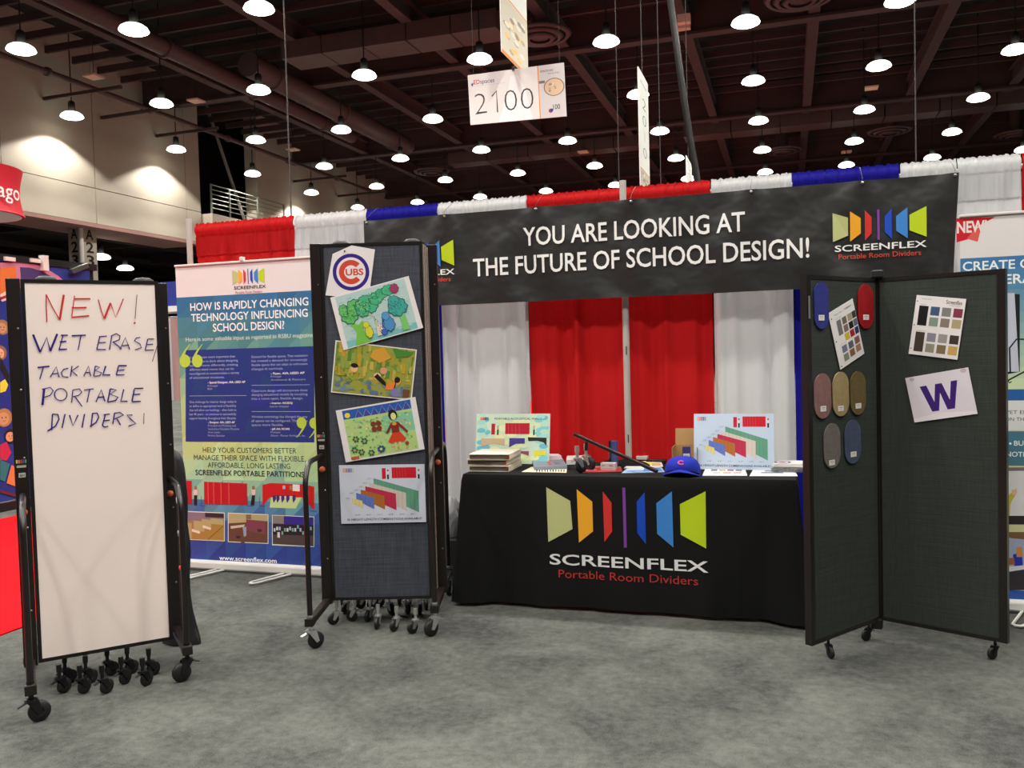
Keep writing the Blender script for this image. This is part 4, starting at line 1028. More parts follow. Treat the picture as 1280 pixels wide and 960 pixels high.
# dark blue box of quotes
c0 = SPl.hit(*S6(172, 628)); c1 = SPl.hit(*S6(1030, 602)); c2 = SPl.hit(*S7(1030, 338)); c3 = SPl.hit(*S7(172, 330))
cv.poly([c0, (c1[0], c0[1]), (c2[0], c3[1]), c3], (32, 54, 124))
for k in range(16):
    xa = c0[0] + (c1[0] - c0[0]) * R1.random() * .85; za = c3[1] + (c0[1] - c3[1]) * R1.random() * .85
    cv.poly([(xa, za), (xa + .14, za + .02), (xa + .05, za + .11)], R1.choice([(36, 50, 140), (30, 62, 120), (28, 46, 112)]))
LT = (150, 165, 205)
body1 = ['It is even now more important than', 'ever before to think about designing', 'learning rooms differently, creating', 'different sized rooms that can be', 'reconfigured to accommodate a variety', 'of educational situations.']
def para(lines, x0, ytop, x1, dy, cap, slope, f=S6, c=LT):
    for k, l in enumerate(lines):
        tl_(l, x0, ytop + k * dy, x0 + (x1 - x0) * min(1, len(l) / 37), cap, c, .006, f)
para(body1, 198, 684, 530, 27, 15, 0)
tl_('- Special Designer, AIA, LEED AP', 320, 850, 570, 14, WT, .01); tl_('Principal', 320, 872, 385, 13, LT); tl_('RSA', 320, 892, 350, 13, LT)
para(['Demand for flexible spaces. That realization', 'has created a demand for increasingly', 'flexible spaces that can adapt to unforeseen', 'changes in curricula.'], 612, 680, 985, 27, 15, 0)
tl_('- Ryan, AIA, LEED AP', 740, 790, 965, 14, WT, .01); tl_('Principal', 740, 810, 808, 13, LT); tl_('Architects & Planners', 740, 832, 972, 13, LT)
cv.line([S6(198, 933), S6(578, 930)], .003, (150, 165, 205), True); cv.line([S6(612, 862), S6(1000, 858)], .003, (150, 165, 205), True); cv.line([S7(612, 130), S7(1005, 130)], .003, (150, 165, 205), True)
para(['Classroom design will incorporate these', 'changing educational models by morphing', 'into a more open, flexible design.'], 612, 906, 985, 26, 15, 0)
tl_('- Interior, NCIDQ', 735, 80, 885, 13, WT, .01, S7); tl_('Interior Designer', 735, 102, 862, 12, LT, 0, S7)
para(['One challenge for interior design today is', 'to define an appropriate level of flexibility', 'that will allow our buildings - often built to', 'last 40 years - to continue to successfully', 'support learning throughout their lifecycle.'], 198, 74, 510, 27, 15, 0, S7)
for k, l in enumerate(['- Designer, AIA, LEED AP', 'Principal and Primary and', 'Secondary Education Practice', 'Area Leader', 'Perkins Eastman']): tl_(l, 322, 208 + k * 22, 322 + len(l) * 7.4, 13, WT if k == 0 else LT, .008 if k == 0 else 0, S7)
para(['Wireless technology has changed the way', 'all spaces can be configured. This makes', 'spaces more flexible.'], 612, 172, 985, 27, 15, 0, S7)
for k, l in enumerate(['- Jeff, AIA, NCARB', 'Principal', 'Gibson - Planner Architects, Inc.']): tl_(l, 740, 252 + k * 22, 740 + len(l) * 7.0, 13, WT if k == 0 else LT, .008 if k == 0 else 0, S7)
LQ = (176, 208, 70)
for (x, y_, s_, f, d) in ((168, 700, 36, S6, 1), (250, 700, 36, S6, 1), (945, 205, 33, S7, -1), (1030, 208, 33, S7, -1)):
    q0 = SPl.hit(*f(x, y_)); r_ = SPl.hit(*f(x + s_, y_))[0] - q0[0]
    cv.ell(q0[0], q0[1], r_, r_, LQ, 18)
    arc = [(q0[0] - d * r_ * .85 + d * r_ * 1.9 * (t ** 1.6), q0[1] + d * (r_ * 2.6 * t) ) for t in [i / 8 for i in range(9)]]
    wds = [r_ * .55 * (1 - .75 * i / 8) for i in range(9)]
    cv.poly([(p[0] - d * w_ * .2, p[1]) for p, w_ in zip(arc, wds)] + [(p[0] + w_ * d, p[1]) for p, w_ in reversed(list(zip(arc, wds)))], LQ)
DK = (40, 62, 66)
tl_('HELP YOUR CUSTOMERS BETTER', 288, 402, 910, 34, DK, -.004, S7); tl_('MANAGE THEIR SPACE WITH FLEXIBLE,', 228, 452, 970, 34, DK, -.004, S7)
tl_('AFFORDABLE, LONG LASTING', 320, 502, 870, 34, DK, -.004, S7); tl_('SCREENFLEX PORTABLE PARTITIONS', 238, 552, 962, 34, (24, 30, 60), .012, S7)
Q = lambda *P: [(225 + x / 7.111, 595 + y / 7.111) for x, y in P]
RDc = (178, 26, 38)
cv.q(Q((50, 42), (106, 42), (108, 248), (50, 246)), RDc); cv.q(Q((216, 50), (598, 66), (598, 256), (216, 248)), RDc)
for x in (250, 300, 365, 435): cv.line(Q((x, 52), (x + 3, 250)), .006, (206, 90, 80), True)
cv.q(Q((735, 78), (805, 62), (1085, 72), (1195, 94), (1195, 304), (1090, 190), (800, 190), (735, 262)), (196, 26, 30)); cv.q(Q((810, 190), (1085, 190), (1030, 290), (800, 280)), (190, 214, 150))
cv.q(Q((1003, 74), (1066, 76), (1066, 136), (1003, 132)), (228, 222, 222)); cv.q(Q((975, 86), (1000, 86), (1000, 125), (975, 122)), (160, 120, 60)); cv.q(Q((915, 84), (938, 84), (938, 116), (915, 116)), (180, 170, 190))
cv.q(Q((850, 178), (1010, 178), (990, 205), (860, 205)), (206, 196, 210))
for x in (840, 872, 915, 960, 1015): cv.q(Q((x - 14, 172), (x + 14, 168), (x + 16, 205), (x - 6, 240), (x - 14, 205)), (60, 46, 100))
for (x, w_) in ((140, 0), (655, 6)):
    cv.q(Q((x - 10, 90), (x + 10, 88), (x + 12, 122), (x - 12, 122)), (150, 100, 80)); cv.q(Q((x - 18, 120), (x + 18, 120), (x + 16, 170), (x - 14, 170)), (216, 190, 196)); cv.q(Q((x - 13, 170), (x + 15, 170), (x + 12 - w_, 262), (x - 14 - 2 * w_, 258)), (26, 26, 30))
for (x, y_) in ((190, 180), (600, 180), (708, 180), (1165, 225)): cv.line(Q((x, y_), (x, y_ + 85), (x + 50, y_ + 88)), .003, (50, 56, 56), True)
for (x0, y0, x1, y1) in ((46, 310, 400, 580), (428, 325, 788, 602), (820, 345, 1195, 630)):
    cv.q(Q((x0, y0), (x1, y0 + 15), (x1, y1), (x0, y1 - 15)), (214, 222, 214))
cv.q(Q((52, 318), (394, 332), (394, 574), (52, 560)), (150, 124, 90)); cv.q(Q((52, 318), (394, 332), (394, 380), (52, 400)), (128, 116, 130)); cv.q(Q((225, 325), (394, 332), (394, 372), (225, 365)), (54, 40, 44))
cv.q(Q((52, 470), (394, 420), (394, 574), (52, 560)), (164, 128, 62))
for (x, y_, w_, h_) in ((54, 410, 52, 150), (124, 395, 95, 100), (195, 380, 84, 75), (275, 375, 110, 60)): cv.q(Q((x, y_), (x + w_, y_ + 10), (x + w_, y_ + h_), (x, y_ + h_ - 10)), (176, 162, 112))
for (x, y_) in ((108, 468), (205, 435)): cv.q(Q((x, y_), (x + 75, y_ + 25), (x + 70, y_ + 45), (x, y_ + 25)), (214, 210, 196))
cv.line(Q((250, 565), (392, 440)), .004, (90, 70, 40), True)
cv.q(Q((434, 332), (782, 346), (782, 596), (434, 580)), (104, 66, 50)); cv.q(Q((434, 332), (782, 346), (782, 400), (434, 420)), (176, 164, 120)); cv.q(Q((590, 340), (636, 342), (636, 385), (590, 382)), (130, 106, 70)); cv.q(Q((590, 385), (760, 400), (760, 520), (590, 480)), (124, 64, 78))
cv.q(Q((450, 445), (580, 430), (570, 452), (456, 468)), (196, 186, 170)); cv.q(Q((560, 455), (592, 450), (592, 530), (570, 540)), (140, 160, 190))
for (x, y_) in ((500, 530), (540, 570), (620, 520), (690, 470), (650, 500), (720, 550), (470, 500)): cv.q(Q((x, y_), (x + 40, y_ + 4), (x + 36, y_ + 26), (x + 4, y_ + 24)), R1.choice([(60, 40, 40), (90, 70, 70), (150, 130, 110), (40, 40, 50)]))
cv.q(Q((826, 350), (1190, 366), (1190, 624), (826, 604)), (78, 64, 62)); cv.q(Q((826, 350), (925, 354), (925, 424), (826, 420)), (130, 124, 118)); cv.q(Q((925, 354), (1190, 366), (1190, 440), (925, 430)), (52, 40, 140)); cv.q(Q((826, 425), (1190, 438), (1190, 530), (826, 520)), (34, 32, 44))
for k in range(15):
    x = 835 + 23 * k; y_ = R1.choice([435, 450, 462, 490]); cv.q(Q((x, y_), (x + 16, y_ + 1), (x + 16, y_ + 32), (x, y_ + 30)), R1.choice([(190, 200, 204), (120, 170, 140), (170, 180, 210), (214, 214, 214)]))
cv.q(Q((868, 498), (890, 498), (890, 548), (868, 546)), (214, 214, 214))
cv.tq('www.screenflex.com', (274.6, 699.6), 346, 5.4, WT, .01)
cv.build('printed_graphics', s1, 'blue and green poster face with white headings')

# right-hand stand
s2, SPr = stand(.885, 2.03, 5.12, 'tall printed stand with a red NEW corner at the right edge', (222, 220, 222))
cv = Canvas(SPr, .0006, step=.000008)
N_ = lambda x, y: (1180 + x / 3.2, 260 + y / 3.2)
zA = SPr.hit(*N_(60, 203))[1]; W2 = 2.03 - .885
TT = [(0, .95, (60, 116, 170)), (.95, 1.0, (60, 116, 170))]
def band(z0, z1, c0_, c1_, n_=10):
    for k in range(n_): cv.rect(0, z0 + (z1 - z0) * k / n_, W2, z0 + (z1 - z0) * (k + 1) / n_, lerp3(c0_, c1_, (k + .5) / n_))
zz = lambda y_: SPr.hit(*N_(290, y_))[1]
band(zz(725), zA, (200, 214, 170), (54, 112, 166), 12); 
cv.rect(0, zz(770), W2, zz(725), (40, 92, 158)); cv.rect(0, zz(890), W2, zz(770), (214, 216, 214)); 
O_ = lambda x, y: (1180 + x / 3.2, 540 + y / 3.2)
z2 = lambda y_: SPr.hit(*O_(290, y_))[1]
cv.rect(0, z2(135), W2, zz(893), (70, 116, 134)); cv.rect(0, z2(630), W2, z2(135), (196, 196, 150)); cv.rect(0, z2(712), W2, z2(633), (40, 78, 150))
cv.q([N_(48, 42), N_(205, 36), N_(155, 62), N_(125, 80), N_(118, 118), N_(50, 138)], (196, 24, 38)); cv.q([N_(118, 90), N_(150, 70), N_(135, 135), N_(92, 122)], (216, 90, 80))
cv.tq('NEW!', N_(52, 100), N_(172, 92)[0], 13.5, (226, 216, 214), .03)
cv.tq('CREATE CLEAN', N_(75, 252), N_(75, 252)[0] + 130, 11, WT, .016); cv.tq('ERASABLE', N_(243, 303), N_(243, 303)[0] + 92, 11.5, WT, .016)
cv.q([N_(238, 342), N_(303, 345), N_(303, 655), N_(240, 668)], (24, 24, 30)); cv.q([N_(245, 340), N_(282, 340), N_(300, 655), N_(250, 655)], (186, 190, 206))
cv.line([N_(255, 690), N_(330, 650)], .008, (24, 24, 28), True); cv.line([N_(265, 655), N_(262, 560), N_(290, 525), N_(330, 525)], .008, (24, 24, 28), True); cv.line([N_(256, 690), N_(262, 700), N_(270, 694)], .006, (24, 24, 28), True)
cv.tq('WET ERASABLE', N_(232, 824), N_(232, 824)[0] + 62, 4.5, (60, 60, 70)); cv.tq('ON THE GO', N_(244, 852), N_(244, 852)[0] + 42, 4.5, (60, 60, 70))
cv.tq('BULLETIN', O_(280, 54), O_(280, 54)[0] + 44, 6, WT, .01); cv.tq('NOTES', O_(248, 98), O_(248, 98)[0] + 30, 6, WT, .01); cv.ell(*SPr.hit(*O_(265, 46)), .006, .006, WT, 8)
cv.q([O_(240, 142), O_(420, 140), O_(420, 370), O_(240, 370)], (206, 206, 206)); cv.q([O_(240, 335), O_(420, 335), O_(420, 370), O_(240, 370)], (40, 38, 40)); cv.q([O_(240, 142), O_(420, 140), O_(420, 154), O_(240, 156)], (110, 104, 106))
cv.q([O_(240, 268), O_(268, 245), O_(290, 225), O_(292, 240), O_(266, 285), O_(262, 335), O_(240, 335)], (186, 170, 50)); cv.q([O_(270, 232), O_(290, 228), O_(290, 250), O_(274, 252)], (214, 170, 150))
cv.q([O_(240, 400), O_(420, 400), O_(420, 632), O_(240, 632)], (150, 160, 184)); cv.q([O_(240, 400), O_(330, 400), O_(330, 430), O_(270, 425), O_(240, 412)], (110, 84, 60))
cv.q([O_(240, 560), O_(300, 545), O_(420, 560), O_(420, 632), O_(240, 632)], (50, 46, 52)); cv.q([O_(275, 490), O_(312, 480), O_(316, 540), O_(282, 545)], (40, 50, 160)); cv.q([O_(288, 462), O_(312, 460), O_(316, 500), O_(290, 500)], (190, 130, 80)); cv.q([O_(255, 505), O_(280, 502), O_(284, 530), O_(258, 532)], (150, 90, 60)); cv.q([O_(245, 540), O_(330, 532), O_(330, 548), O_(250, 560)], (206, 206, 214))
cv.build('printed_graphics', s2, 'white and blue poster face')

# ================================================================= TABLE AND CLOTH
TX0, TX1, TY0, TY1, TZ = -1.80, .022, 4.64, 5.22, .755
tb = thing('folding_table', 'folding table hidden under the black cloth behind the dividers', 'table', ((TX0 + TX1) / 2, (TY0 + TY1) / 2, 0))
MB().box(((TX0 + TX1) / 2, (TY0 + TY1) / 2, TZ - .022), (TX1 - TX0 - .01, TY1 - TY0 - .01, .035)).build('tabletop', mat('pale_laminate', (180, 176, 168), .5), tb, .004)
for x in (TX0 + .15, TX1 - .15):
    for y in (TY0 + .08, TY1 - .08): MB().cyl((x, y, 0), (x, y, TZ - .04), .014, 8).build('leg', M_STEEL, tb)
M_CLOTH = mat('black_table_cloth', (23, 23, 24), .9, sheen=.0, spec=.15, bump=.1, bscale=600)
def cloth_pt(s, v):
    """s runs round the table: 0..1 left side, 1..2 front, 2..3 right side; v 0 top edge .. 1 hem"""
    r = .035
    cx0, cx1, cy0 = TX0 - .006, TX1 + .006, TY0 - .006
    if s < 1: p = Vector((cx0, TY1 + (cy0 - TY1) * s, 0)); nn = Vector((-1, 0, 0))
    elif s < 2: p = Vector((cx0 + (cx1 - cx0) * (s - 1), cy0, 0)); nn = Vector((0, -1, 0))
    else: p = Vector((cx1, cy0 + (TY1 - cy0) * (s - 2), 0)); nn = Vector((1, 0, 0))
    # corners round outward
    dc = min(abs(s - 1) * (TY1 - TY0 if s < 1 else TX1 - TX0), abs(s - 2) * (TX1 - TX0 if s < 2 else TY1 - TY0))
    k = math.exp(-(dc / .11) ** 2)
    cn = Vector((-1, -1, 0)).normalized() if s < 1.5 else Vector((1, -1, 0)).normalized()
    nn = (nn * (1 - k) + cn * k).normalized()
    fl = .07 * k * v + .012 * v
    wv = (.012 * sin(s * 26) + .006 * sin(s * 61 + 1)) * (v ** 1.2) * (1.0 if 1.15 < s < 1.85 else 1.6) * (.6 if 1.15 < s < 1.85 else 1)
    d = v * (TZ - .02)
    top = min(1.0, d / .02)
    off = .004 + .010 * top
    z = TZ + .004 - d - .004 * (1 - top) * 0
    return p + nn * (off + fl + wv) + Vector((0, 0, z - .002))
b = MB()
def cf(u, v):
    s = 3 * u
    if v < .04: # over the top: small inward lip
        q = cloth_pt(s, 0); c = Vector(((TX0 + TX1) / 2, (TY0 + TY1) / 2, q.z)); return q
    return cloth_pt(s, (v - .04) / .96)
b.grid(cf, 330, 22)
cl = MB().grid(lambda u, v: Vector((TX0 - .010 + (TX1 - TX0 + .02) * u, TY0 - .010 + (TY1 - TY0 + .01) * v, TZ + .0015)), 8, 4)
k = len(b.v); b.add(cl.v, cl.f, False)
cloth = b.build('table_cloth', M_CLOTH); tag(cloth, 'black floor-length table cloth printed with a coloured panel emblem', 'tablecloth')
TP = Plane((TX0, TY0 - .020), (TX1, TY0 - .020))
def cdisp(a, z):
    s = 1 + a / (TX1 - TX0); s = min(1.98, max(1.02, s)); v = (TZ - z) / (TZ - .02)
    return -(cloth_pt(s, v).y - (TY0 - .020))
TP.disp = cdisp
cv = Canvas(TP, .0022, step=.00003)
h = TP.hit
LT2 = [([(683, 609), (713, 626), (716, 661), (686, 677)], 0), ([(721, 611.5), (740.5, 627), (741.5, 664), (724, 678)], 1), ([(753.5, 614), (764.5, 628), (765.5, 664), (756, 677)], 2),
       ([(778, 609.5), (781.8, 609.5), (784, 684), (780.3, 684)], 3), ([(806, 615), (807.8, 680), (797, 666), (796, 627)], 4), ([(840, 614), (842, 684), (821.5, 667), (820.5, 629)], 5), ([(882, 614), (883, 685), (851, 668), (850, 630)], 6)]
for pts, k in LT2: cv.q(pts, LOGO[k][1])
z_a = h(690, 705)[1]; z_b = h(700, 722)[1]; x0_ = h(688, 705)[0]; x1_ = h(886, 715)[0]
cv.text('SCREENFLEX', x0_, z_a + .002, x1_ - x0_, .058, (226, 226, 226), .014)
xa = h(699, 722)[0]; xb = h(873, 731)[0]
cv.text('Portable Room Dividers', xa, z_b + .004, xb - xa, .045, (176, 52, 48))
cv.build('emblem', cloth, 'coloured folding-panel emblem with lettering')

# ================================================================= THINGS ON THE TABLE
ZT = TZ + .0035
def T(px, py, z=0): p = on_floor(px, py, ZT + z); return p
def rotm(a): return Matrix.Rotation(a, 3, 'Z')
# binders
M_BIND = mat('cream_binder_board', (205, 198, 180), .6); M_BPAG = mat('dark_binder_inside', (116, 104, 90), .8)
for k, (dx, dy, a, lb) in enumerate(((.0, .0, .30, 'cream ring binder at the bottom of the stack of three'), (-.012, .012, .27, 'cream ring binder in the middle of the stack of three'), (.0, .0, .33, 'cream ring binder on top of the stack of three'))):
    z = ZT + .0008 + k * .0345; c = Vector((-1.688 + dx, 4.86 + dy, z)); Rm = rotm(a - .27)
    bd = thing('ring_binder', lb, 'binder', c, 'stack of binders')
    MB().box(c + Vector((0, 0, .002)), (.25, .28, .004), Rm).build('cover', M_BIND, bd)
    MB().box(c + Vector((0, 0, .0315)), (.25, .28, .004), Rm).build('cover', M_BIND, bd)
    MB().box(c + Rm @ Vector((.1235, 0, .0167)), (.003, .278, .0325), Rm).build('spine', M_BIND, bd)
    MB().box(c + Rm @ Vector((-.005, 0, .0167)), (.230, .268, .020), Rm).build('pages', M_BPAG, bd)
    MB().cyl(c + Rm @ Vector((.114, -.134, .0167)), c + Rm @ Vector((.114, -.1415, .0167)), .010, 12).build('finger_ring', mat('copper_ring', (180, 90, 60), .3, .6), bd)
# leaning boards
def board(px_c, y, label, name='display_board'):
    tlp = at_y(px_c[0][0], px_c[0][1], y + .06); trp = at_y(px_c[1][0], px_c[1][1], y + .06)
    x0 = tlp.x; x1 = trp.x; zt = (tlp.z + trp.z) / 2; z0 = ZT + .002
    up = Vector((0, .06, zt - z0)); pl = FlatPlane((x0, y, z0), (1, 0, 0), up); L_ = up.length
    o, cv = sheet(name, pl, [(0, L_), (x1 - x0, L_), (x1 - x0, 0), (0, 0)], label, 'display board', thick=.004, off=0, px=False)
    MB().bar(((x0 + x1) / 2, y + .055, z0 + L_ * .7), ((x0 + x1) / 2, y + .13, z0 + .003), .05, .003).build('easel_back', M_PAPER, o)
    return o, cv
o, cv = board(((596.5, 518.5), (688, 516)), 5.07, 'pale green display board of coloured dividers behind the binders')
cv.rect(0, 0, 1, 1, (196, 220, 196))
R1 = random.Random(9)
for k in range(60):
    side_ = R1.random(); u_ = R1.choice([R1.uniform(.0, .16), R1.uniform(.84, 1.0)]); v_ = R1.random()
    cv.ell(min(.93, max(.07, u_)), min(.94, max(.06, v_)), .06, .05, R1.choice([(130, 200, 204), (160, 212, 206), (180, 216, 196), (110, 184, 200)]), 10)
for k in range(40): cv.ell(R1.uniform(.25, .8), R1.uniform(.15, .93), .07, .05, R1.choice([(216, 226, 170), (206, 224, 180), (222, 228, 180)]), 10)
for k, c in enumerate([(220, 150, 50), (210, 80, 50), (200, 50, 50), (60, 60, 60), (50, 70, 160), (60, 130, 110)]): cv.rect(.05 + .02 * k, .07, .064 + .02 * k, .13, c)
cv.text('PORTABLE ACOUSTICAL WALLS', .25, .12, .64, .04, (70, 90, 100), .006)
cv.rect(.21, .20, .26, .42, (170, 30, 50)); cv.rect(.40, .19, .73, .41, (180, 28, 50))
for k in range(4): cv.line([(.44 + .05 * k, .19), (.445 + .05 * k, .41)], .0012, (214, 110, 110))
for x in (.29, .78): cv.rect(x, .24, x + .02, .32, (180, 160, 160)); cv.rect(x, .32, x + .02, .43, (30, 40, 40))
cv.poly([(.07, .50), (.40, .50), (.40, .64), (.24, .60), (.08, .66)], (196, 172, 142)); cv.poly([(.46, .49), (.67, .49), (.67, .60), (.55, .60), (.46, .68)], (70, 56, 140)); cv.poly([(.71, .47), (.96, .48), (.96, .64), (.92, .57), (.84, .54), (.72, .55)], (36, 40, 40))
cv.poly([(.20, .77), (.42, .73), (.42, .79), (.2, .80)], (120, 150, 130)); cv.poly([(.48, .74), (.73, .75), (.73, .84), (.64, .80), (.48, .80)], (140, 76, 100)); cv.poly([(.79, .74), (.95, .74), (.95, .82), (.85, .83), (.81, .88)], (226, 214, 60))
cv.build('printed_face', o)
o, cv = board(((867.5, 517), (967.2, 517.5)), 4.96, 'pale blue chart board propped behind the cap on the table')
chart(cv, (190, 206, 226)); cv.build('printed_chart', o)
def flat(name, pxc, label, cat, c=None, z=0.0, th=.002, group=None, m=None):
    P = [T(*p, z) for p in pxc]; b = MB(); n_ = len(P)
    b.add(P + [p + Vector((0, 0, th)) for p in P], [tuple(range(n_ - 1, -1, -1)), tuple(range(n_, 2 * n_))] + [(i, (i + 1) % n_, (i + 1) % n_ + n_, i + n_) for i in range(n_)])
    o = b.build(name, m or (mat('paper_%d_%d_%d' % c, c, .5) if c else M_PAPER)); tag(o, label, cat, group)
    cen = Vector((0, 0, ZT + z + th)); pl = FlatPlane(cen, (1, 0, 0), (0, 1, 0))
    cv = Canvas(pl, .0003, quad_map([(p.x, p.y) for p in (P[0], P[1], P[2], P[3])]))
    cv.text = lambda body, u, v, wd, cap, cc, bold=0.0: Canvas.text(cv, body, u, v, wd, -cap, cc, bold)
    return o, cv
# loose sheet, sample stack
o, cv = flat('loose_sheet', [(664, 584), (709, 582), (708, 591), (652, 590)], 'cream sheet of paper under the spiral sample books', 'paper', (226, 216, 190), th=.0015)
o, cv = flat('sample_book', [(664, 577), (702, 574.5), (709, 586), (668, 587.5)], 'grey-blue spiral sample book lying on the table edge', 'sample book', (120, 134, 150), z=.003, th=.018)
cv.rect(.02, .02, .98, .3, (196, 200, 206)); cv.rect(.45, .3, .55, .9, (186, 80, 90)); cv.text('fabric', .65, .8, .2, .3, (50, 50, 70)); cv.build('cover_print', o)
b = MB()
for k in range(11): b.lathe(T(671 + k * 3.4, 588.4, .012), [(.006, -.002), (.007, 0), (.006, .002), (.005, 0), (.006, -.002)], 10, (1, 0, 0))
sp = b.build('spiral_binding', M_BLACK, o); sp['kind'] = 'stuff'
o, cv = flat('sample_book', [(670, 572.8), (698, 572.5), (702, 575), (668, 575.5)], 'white booklet lying at the foot of the green display board', 'booklet', (214, 208, 208), z=.002, th=.028)
cv.rect(.3, .3, .38, .7, (190, 50, 50)); cv.build('cover_print', o)
o, cv = flat('box_of_cards', [(709, 575.5), (733, 575), (737, 580), (708, 581)], 'low white carton behind the chrome casters', 'box', (220, 218, 214), z=.002, th=.03)
# frame and caster sample
fs = thing('frame_sample', 'black tube frame sample lying slanted with two chrome casters', 'sample', T(760, 585))
p0 = at_y(717.5, 542.5, 4.86); p1 = at_y(822, 587.5, 4.72)
p1.z = ZT + .018
MB().bar(p0, p1, .020, .020).build('frame_tube', M_BLACK, fs, .004)
q0 = at_y(733.5, 549, 4.84); q1 = at_y(733, 563, 4.84); MB().bar(q0, q1, .018, .018).build('stub_tube', M_BLACK, fs, .003)
q0 = at_y(761.5, 562, 4.80); q1 = at_y(761.5, 572, 4.80); MB().bar(q0, Vector((q0.x, q0.y, q0.z - .05)), .008, .008).build('stem', M_STEEL, fs)
for (px, py, yv, rz, ry) in ((733, 585, 4.86, 1.2, 0), (722, 591, 4.74, 2.3, 0)):
    c = bpy.data.objects.new('caster', CK['chrome'][0]); COL.objects.link(c); c.parent = fs; pp = at_y(px, py, yv)
    c.location = Vector((pp.x, yv, ZT)) - wloc(fs); c.rotation_euler = (0, 0, rz); c.scale = (1, 1, 1)
    wv = bpy.data.objects.new('wheel', CK['chrome'][1]); COL.objects.link(wv); wv.parent = c
fs2 = thing('cloth_roll', 'crumpled black cloth bundle behind the small white box', 'cloth', T(760, 575))
MB().grid(lambda u, v: Vector((-1.12 + .34 * u, 5.0 + .12 * v, ZT + .001 + .032 * sin(pi * u) ** .5 * sin(pi * v) ** .6 * (1 + .3 * sin(u * 19 + v * 7)))), 24, 12).build('bundle', M_CLOTH, fs2)
o = MB().box(at_y(767.5, 563, 4.99) + Vector((0, 0, -.018)), (.040, .035, .15)).build('panel_sample', mat('blue_sample_cloth', (60, 72, 130), .9)); tag(o, 'narrow upright blue panel sample on the table before the pole', 'sample')
bb_ = Vector(o.location); MB().box(at_y(763, 563, 4.985) + Vector((0, 0, -.018)), (.012, .04, .152)).build('edge_trim', M_BLACK, o)
cc = at_y(760, 576, 4.86); cc.z = ZT; o = MB().box(cc + Vector((0, .02, .022)), (.088, .05, .042)).build('sample_box', mat('pale_card', (206, 204, 200), .6), None, .002); tag(o, 'small pale grey box with printed words on the front', 'box')
cv = Canvas(Plane((cc.x - .044, cc.y - .005), (cc.x + .044, cc.y - .005)), .001); cv.text('Door', .008, ZT + .026, .02, .008, (60, 60, 70), .01); cv.text('Latch', .05, ZT + .026, .022, .008, (60, 60, 70), .01); cv.rect(.01, ZT + .012, .075, ZT + .0135, (120, 120, 120)); cv.build('printed_words', o)
# brochures
o, cv = flat('brochure', [(730, 581.5), (775, 580.5), (778, 590), (724, 591)], 'red brochure at the front edge left of the blue ones', 'brochure', (170, 60, 62), th=.004, group='brochures on the table')
cv.rect(0, 0, 1, .42, (190, 186, 170)); cv.rect(.25, .15, .5, .42, (190, 120, 110)); cv.rect(.05, .5, .95, .92, (176, 54, 58)); cv.text('Screenflex', .1, .8, .3, .2, (226, 200, 200), .01); cv.build('cover_print', o)
o, cv = flat('brochure', [(785, 585), (826, 583.5), (831, 590.5), (777, 592)], 'blue and white brochure at the front edge beside the cap', 'brochure', (150, 180, 210), th=.004, group='brochures on the table')
cv.rect(.05, .1, .5, .6, (200, 214, 226)); cv.rect(.5, .3, .95, .9, (80, 130, 190)); cv.rect(.1, .6, .5, .9, (110, 160, 210)); cv.build('cover_print', o)
o, cv = flat('brochure', [(790, 577.5), (826, 576), (829, 583.5), (780, 585.5)], 'white and yellow brochure behind the blue one', 'brochure', (224, 220, 214), z=.004, th=.003, group='brochures on the table')
cv.rect(.3, .1, .7, .6, (220, 206, 90)); cv.rect(.7, .4, .95, .9, (200, 170, 110)); cv.build('cover_print', o)
o = MB().box(T(802, 575) + Vector((0, .03, .012)), (.07, .05, .022)).build('card_box', mat('pale_card', (206, 204, 200), .6), None, .002); tag(o, 'tiny white carton under the slanted black tube', 'box')
o = MB().box(T(820, 579) + Vector((0, .02, .012)), (.12, .05, .022)).build('black_case', M_BLACK, None, .003); tag(o, 'flat black case behind the brochures left of the cap', 'case')
# cap
cp = T(853, 588); cp.y = 4.76; cpx = at_y(853, 588, 4.76).x; cp = Vector((cpx, 4.76, ZT))
cap = thing('baseball_cap', 'royal blue baseball cap with a red letter C on the front', 'cap', cp)
M_CAP = mat('royal_blue_twill', (26, 40, 150), .85, noise=.05, nscale=60, bump=.2, bscale=600, spec=.2)
def capf(u, v):
    a = 2 * pi * u; ph = pi / 2 * v; r = .098 * cos(ph) ** .62; z = .092 * sin(ph) ** .9
    fr = max(0, -sin(a)); return cp + Vector((r * cos(a), r * 1.1 * sin(a) + .02 + (-.006 * fr), z + .004 + .034 * fr ** 1.5 * (1 - v) ** 2))
MB().grid(capf, 36, 14).build('crown', M_CAP, cap)
def brimf(u, v):
    a = pi * (1.06 + .88 * u); x = cos(a); s = -sin(a)
    r = .090 + .050 * v * (s ** .6 if s > 0 else 0)
    z = .042 - .040 * (abs(x) ** 1.7) - .010 * v
    return cp + Vector((r * x * .94, -abs(r * 1.12 * s) + .02, max(.003, z)))
br = MB(); br.grid(brimf, 30, 6); bo = br.build('brim', M_CAP, cap); sm = bo.modifiers.new('thick', 'SOLIDIFY'); sm.thickness = .004; sm.offset = 1
MB().lathe(cp + Vector((0, .02, .090)), [(.006, 0), (.006, .003), (0, .005)], 10).build('button', M_CAP, cap)
for k in range(3):
    a = pi / 2 + k * pi / 3; pts = [capf((a / (2 * pi)) % 1, i / 10) for i in range(11)]
V, Fs, x0, x1 = text_tris('C', .035)
vv = []
for x, y_ in V:
    u_ = .75 + ((x - (x0 + x1) / 2) * .052) / (2 * pi * .098); v_ = .30 + y_ * .042 / .088 * .80
    p = capf(u_, v_); c0_ = cp + Vector((0, .02, .03)); vv.append(p + (p - c0_).normalized() * .0025)
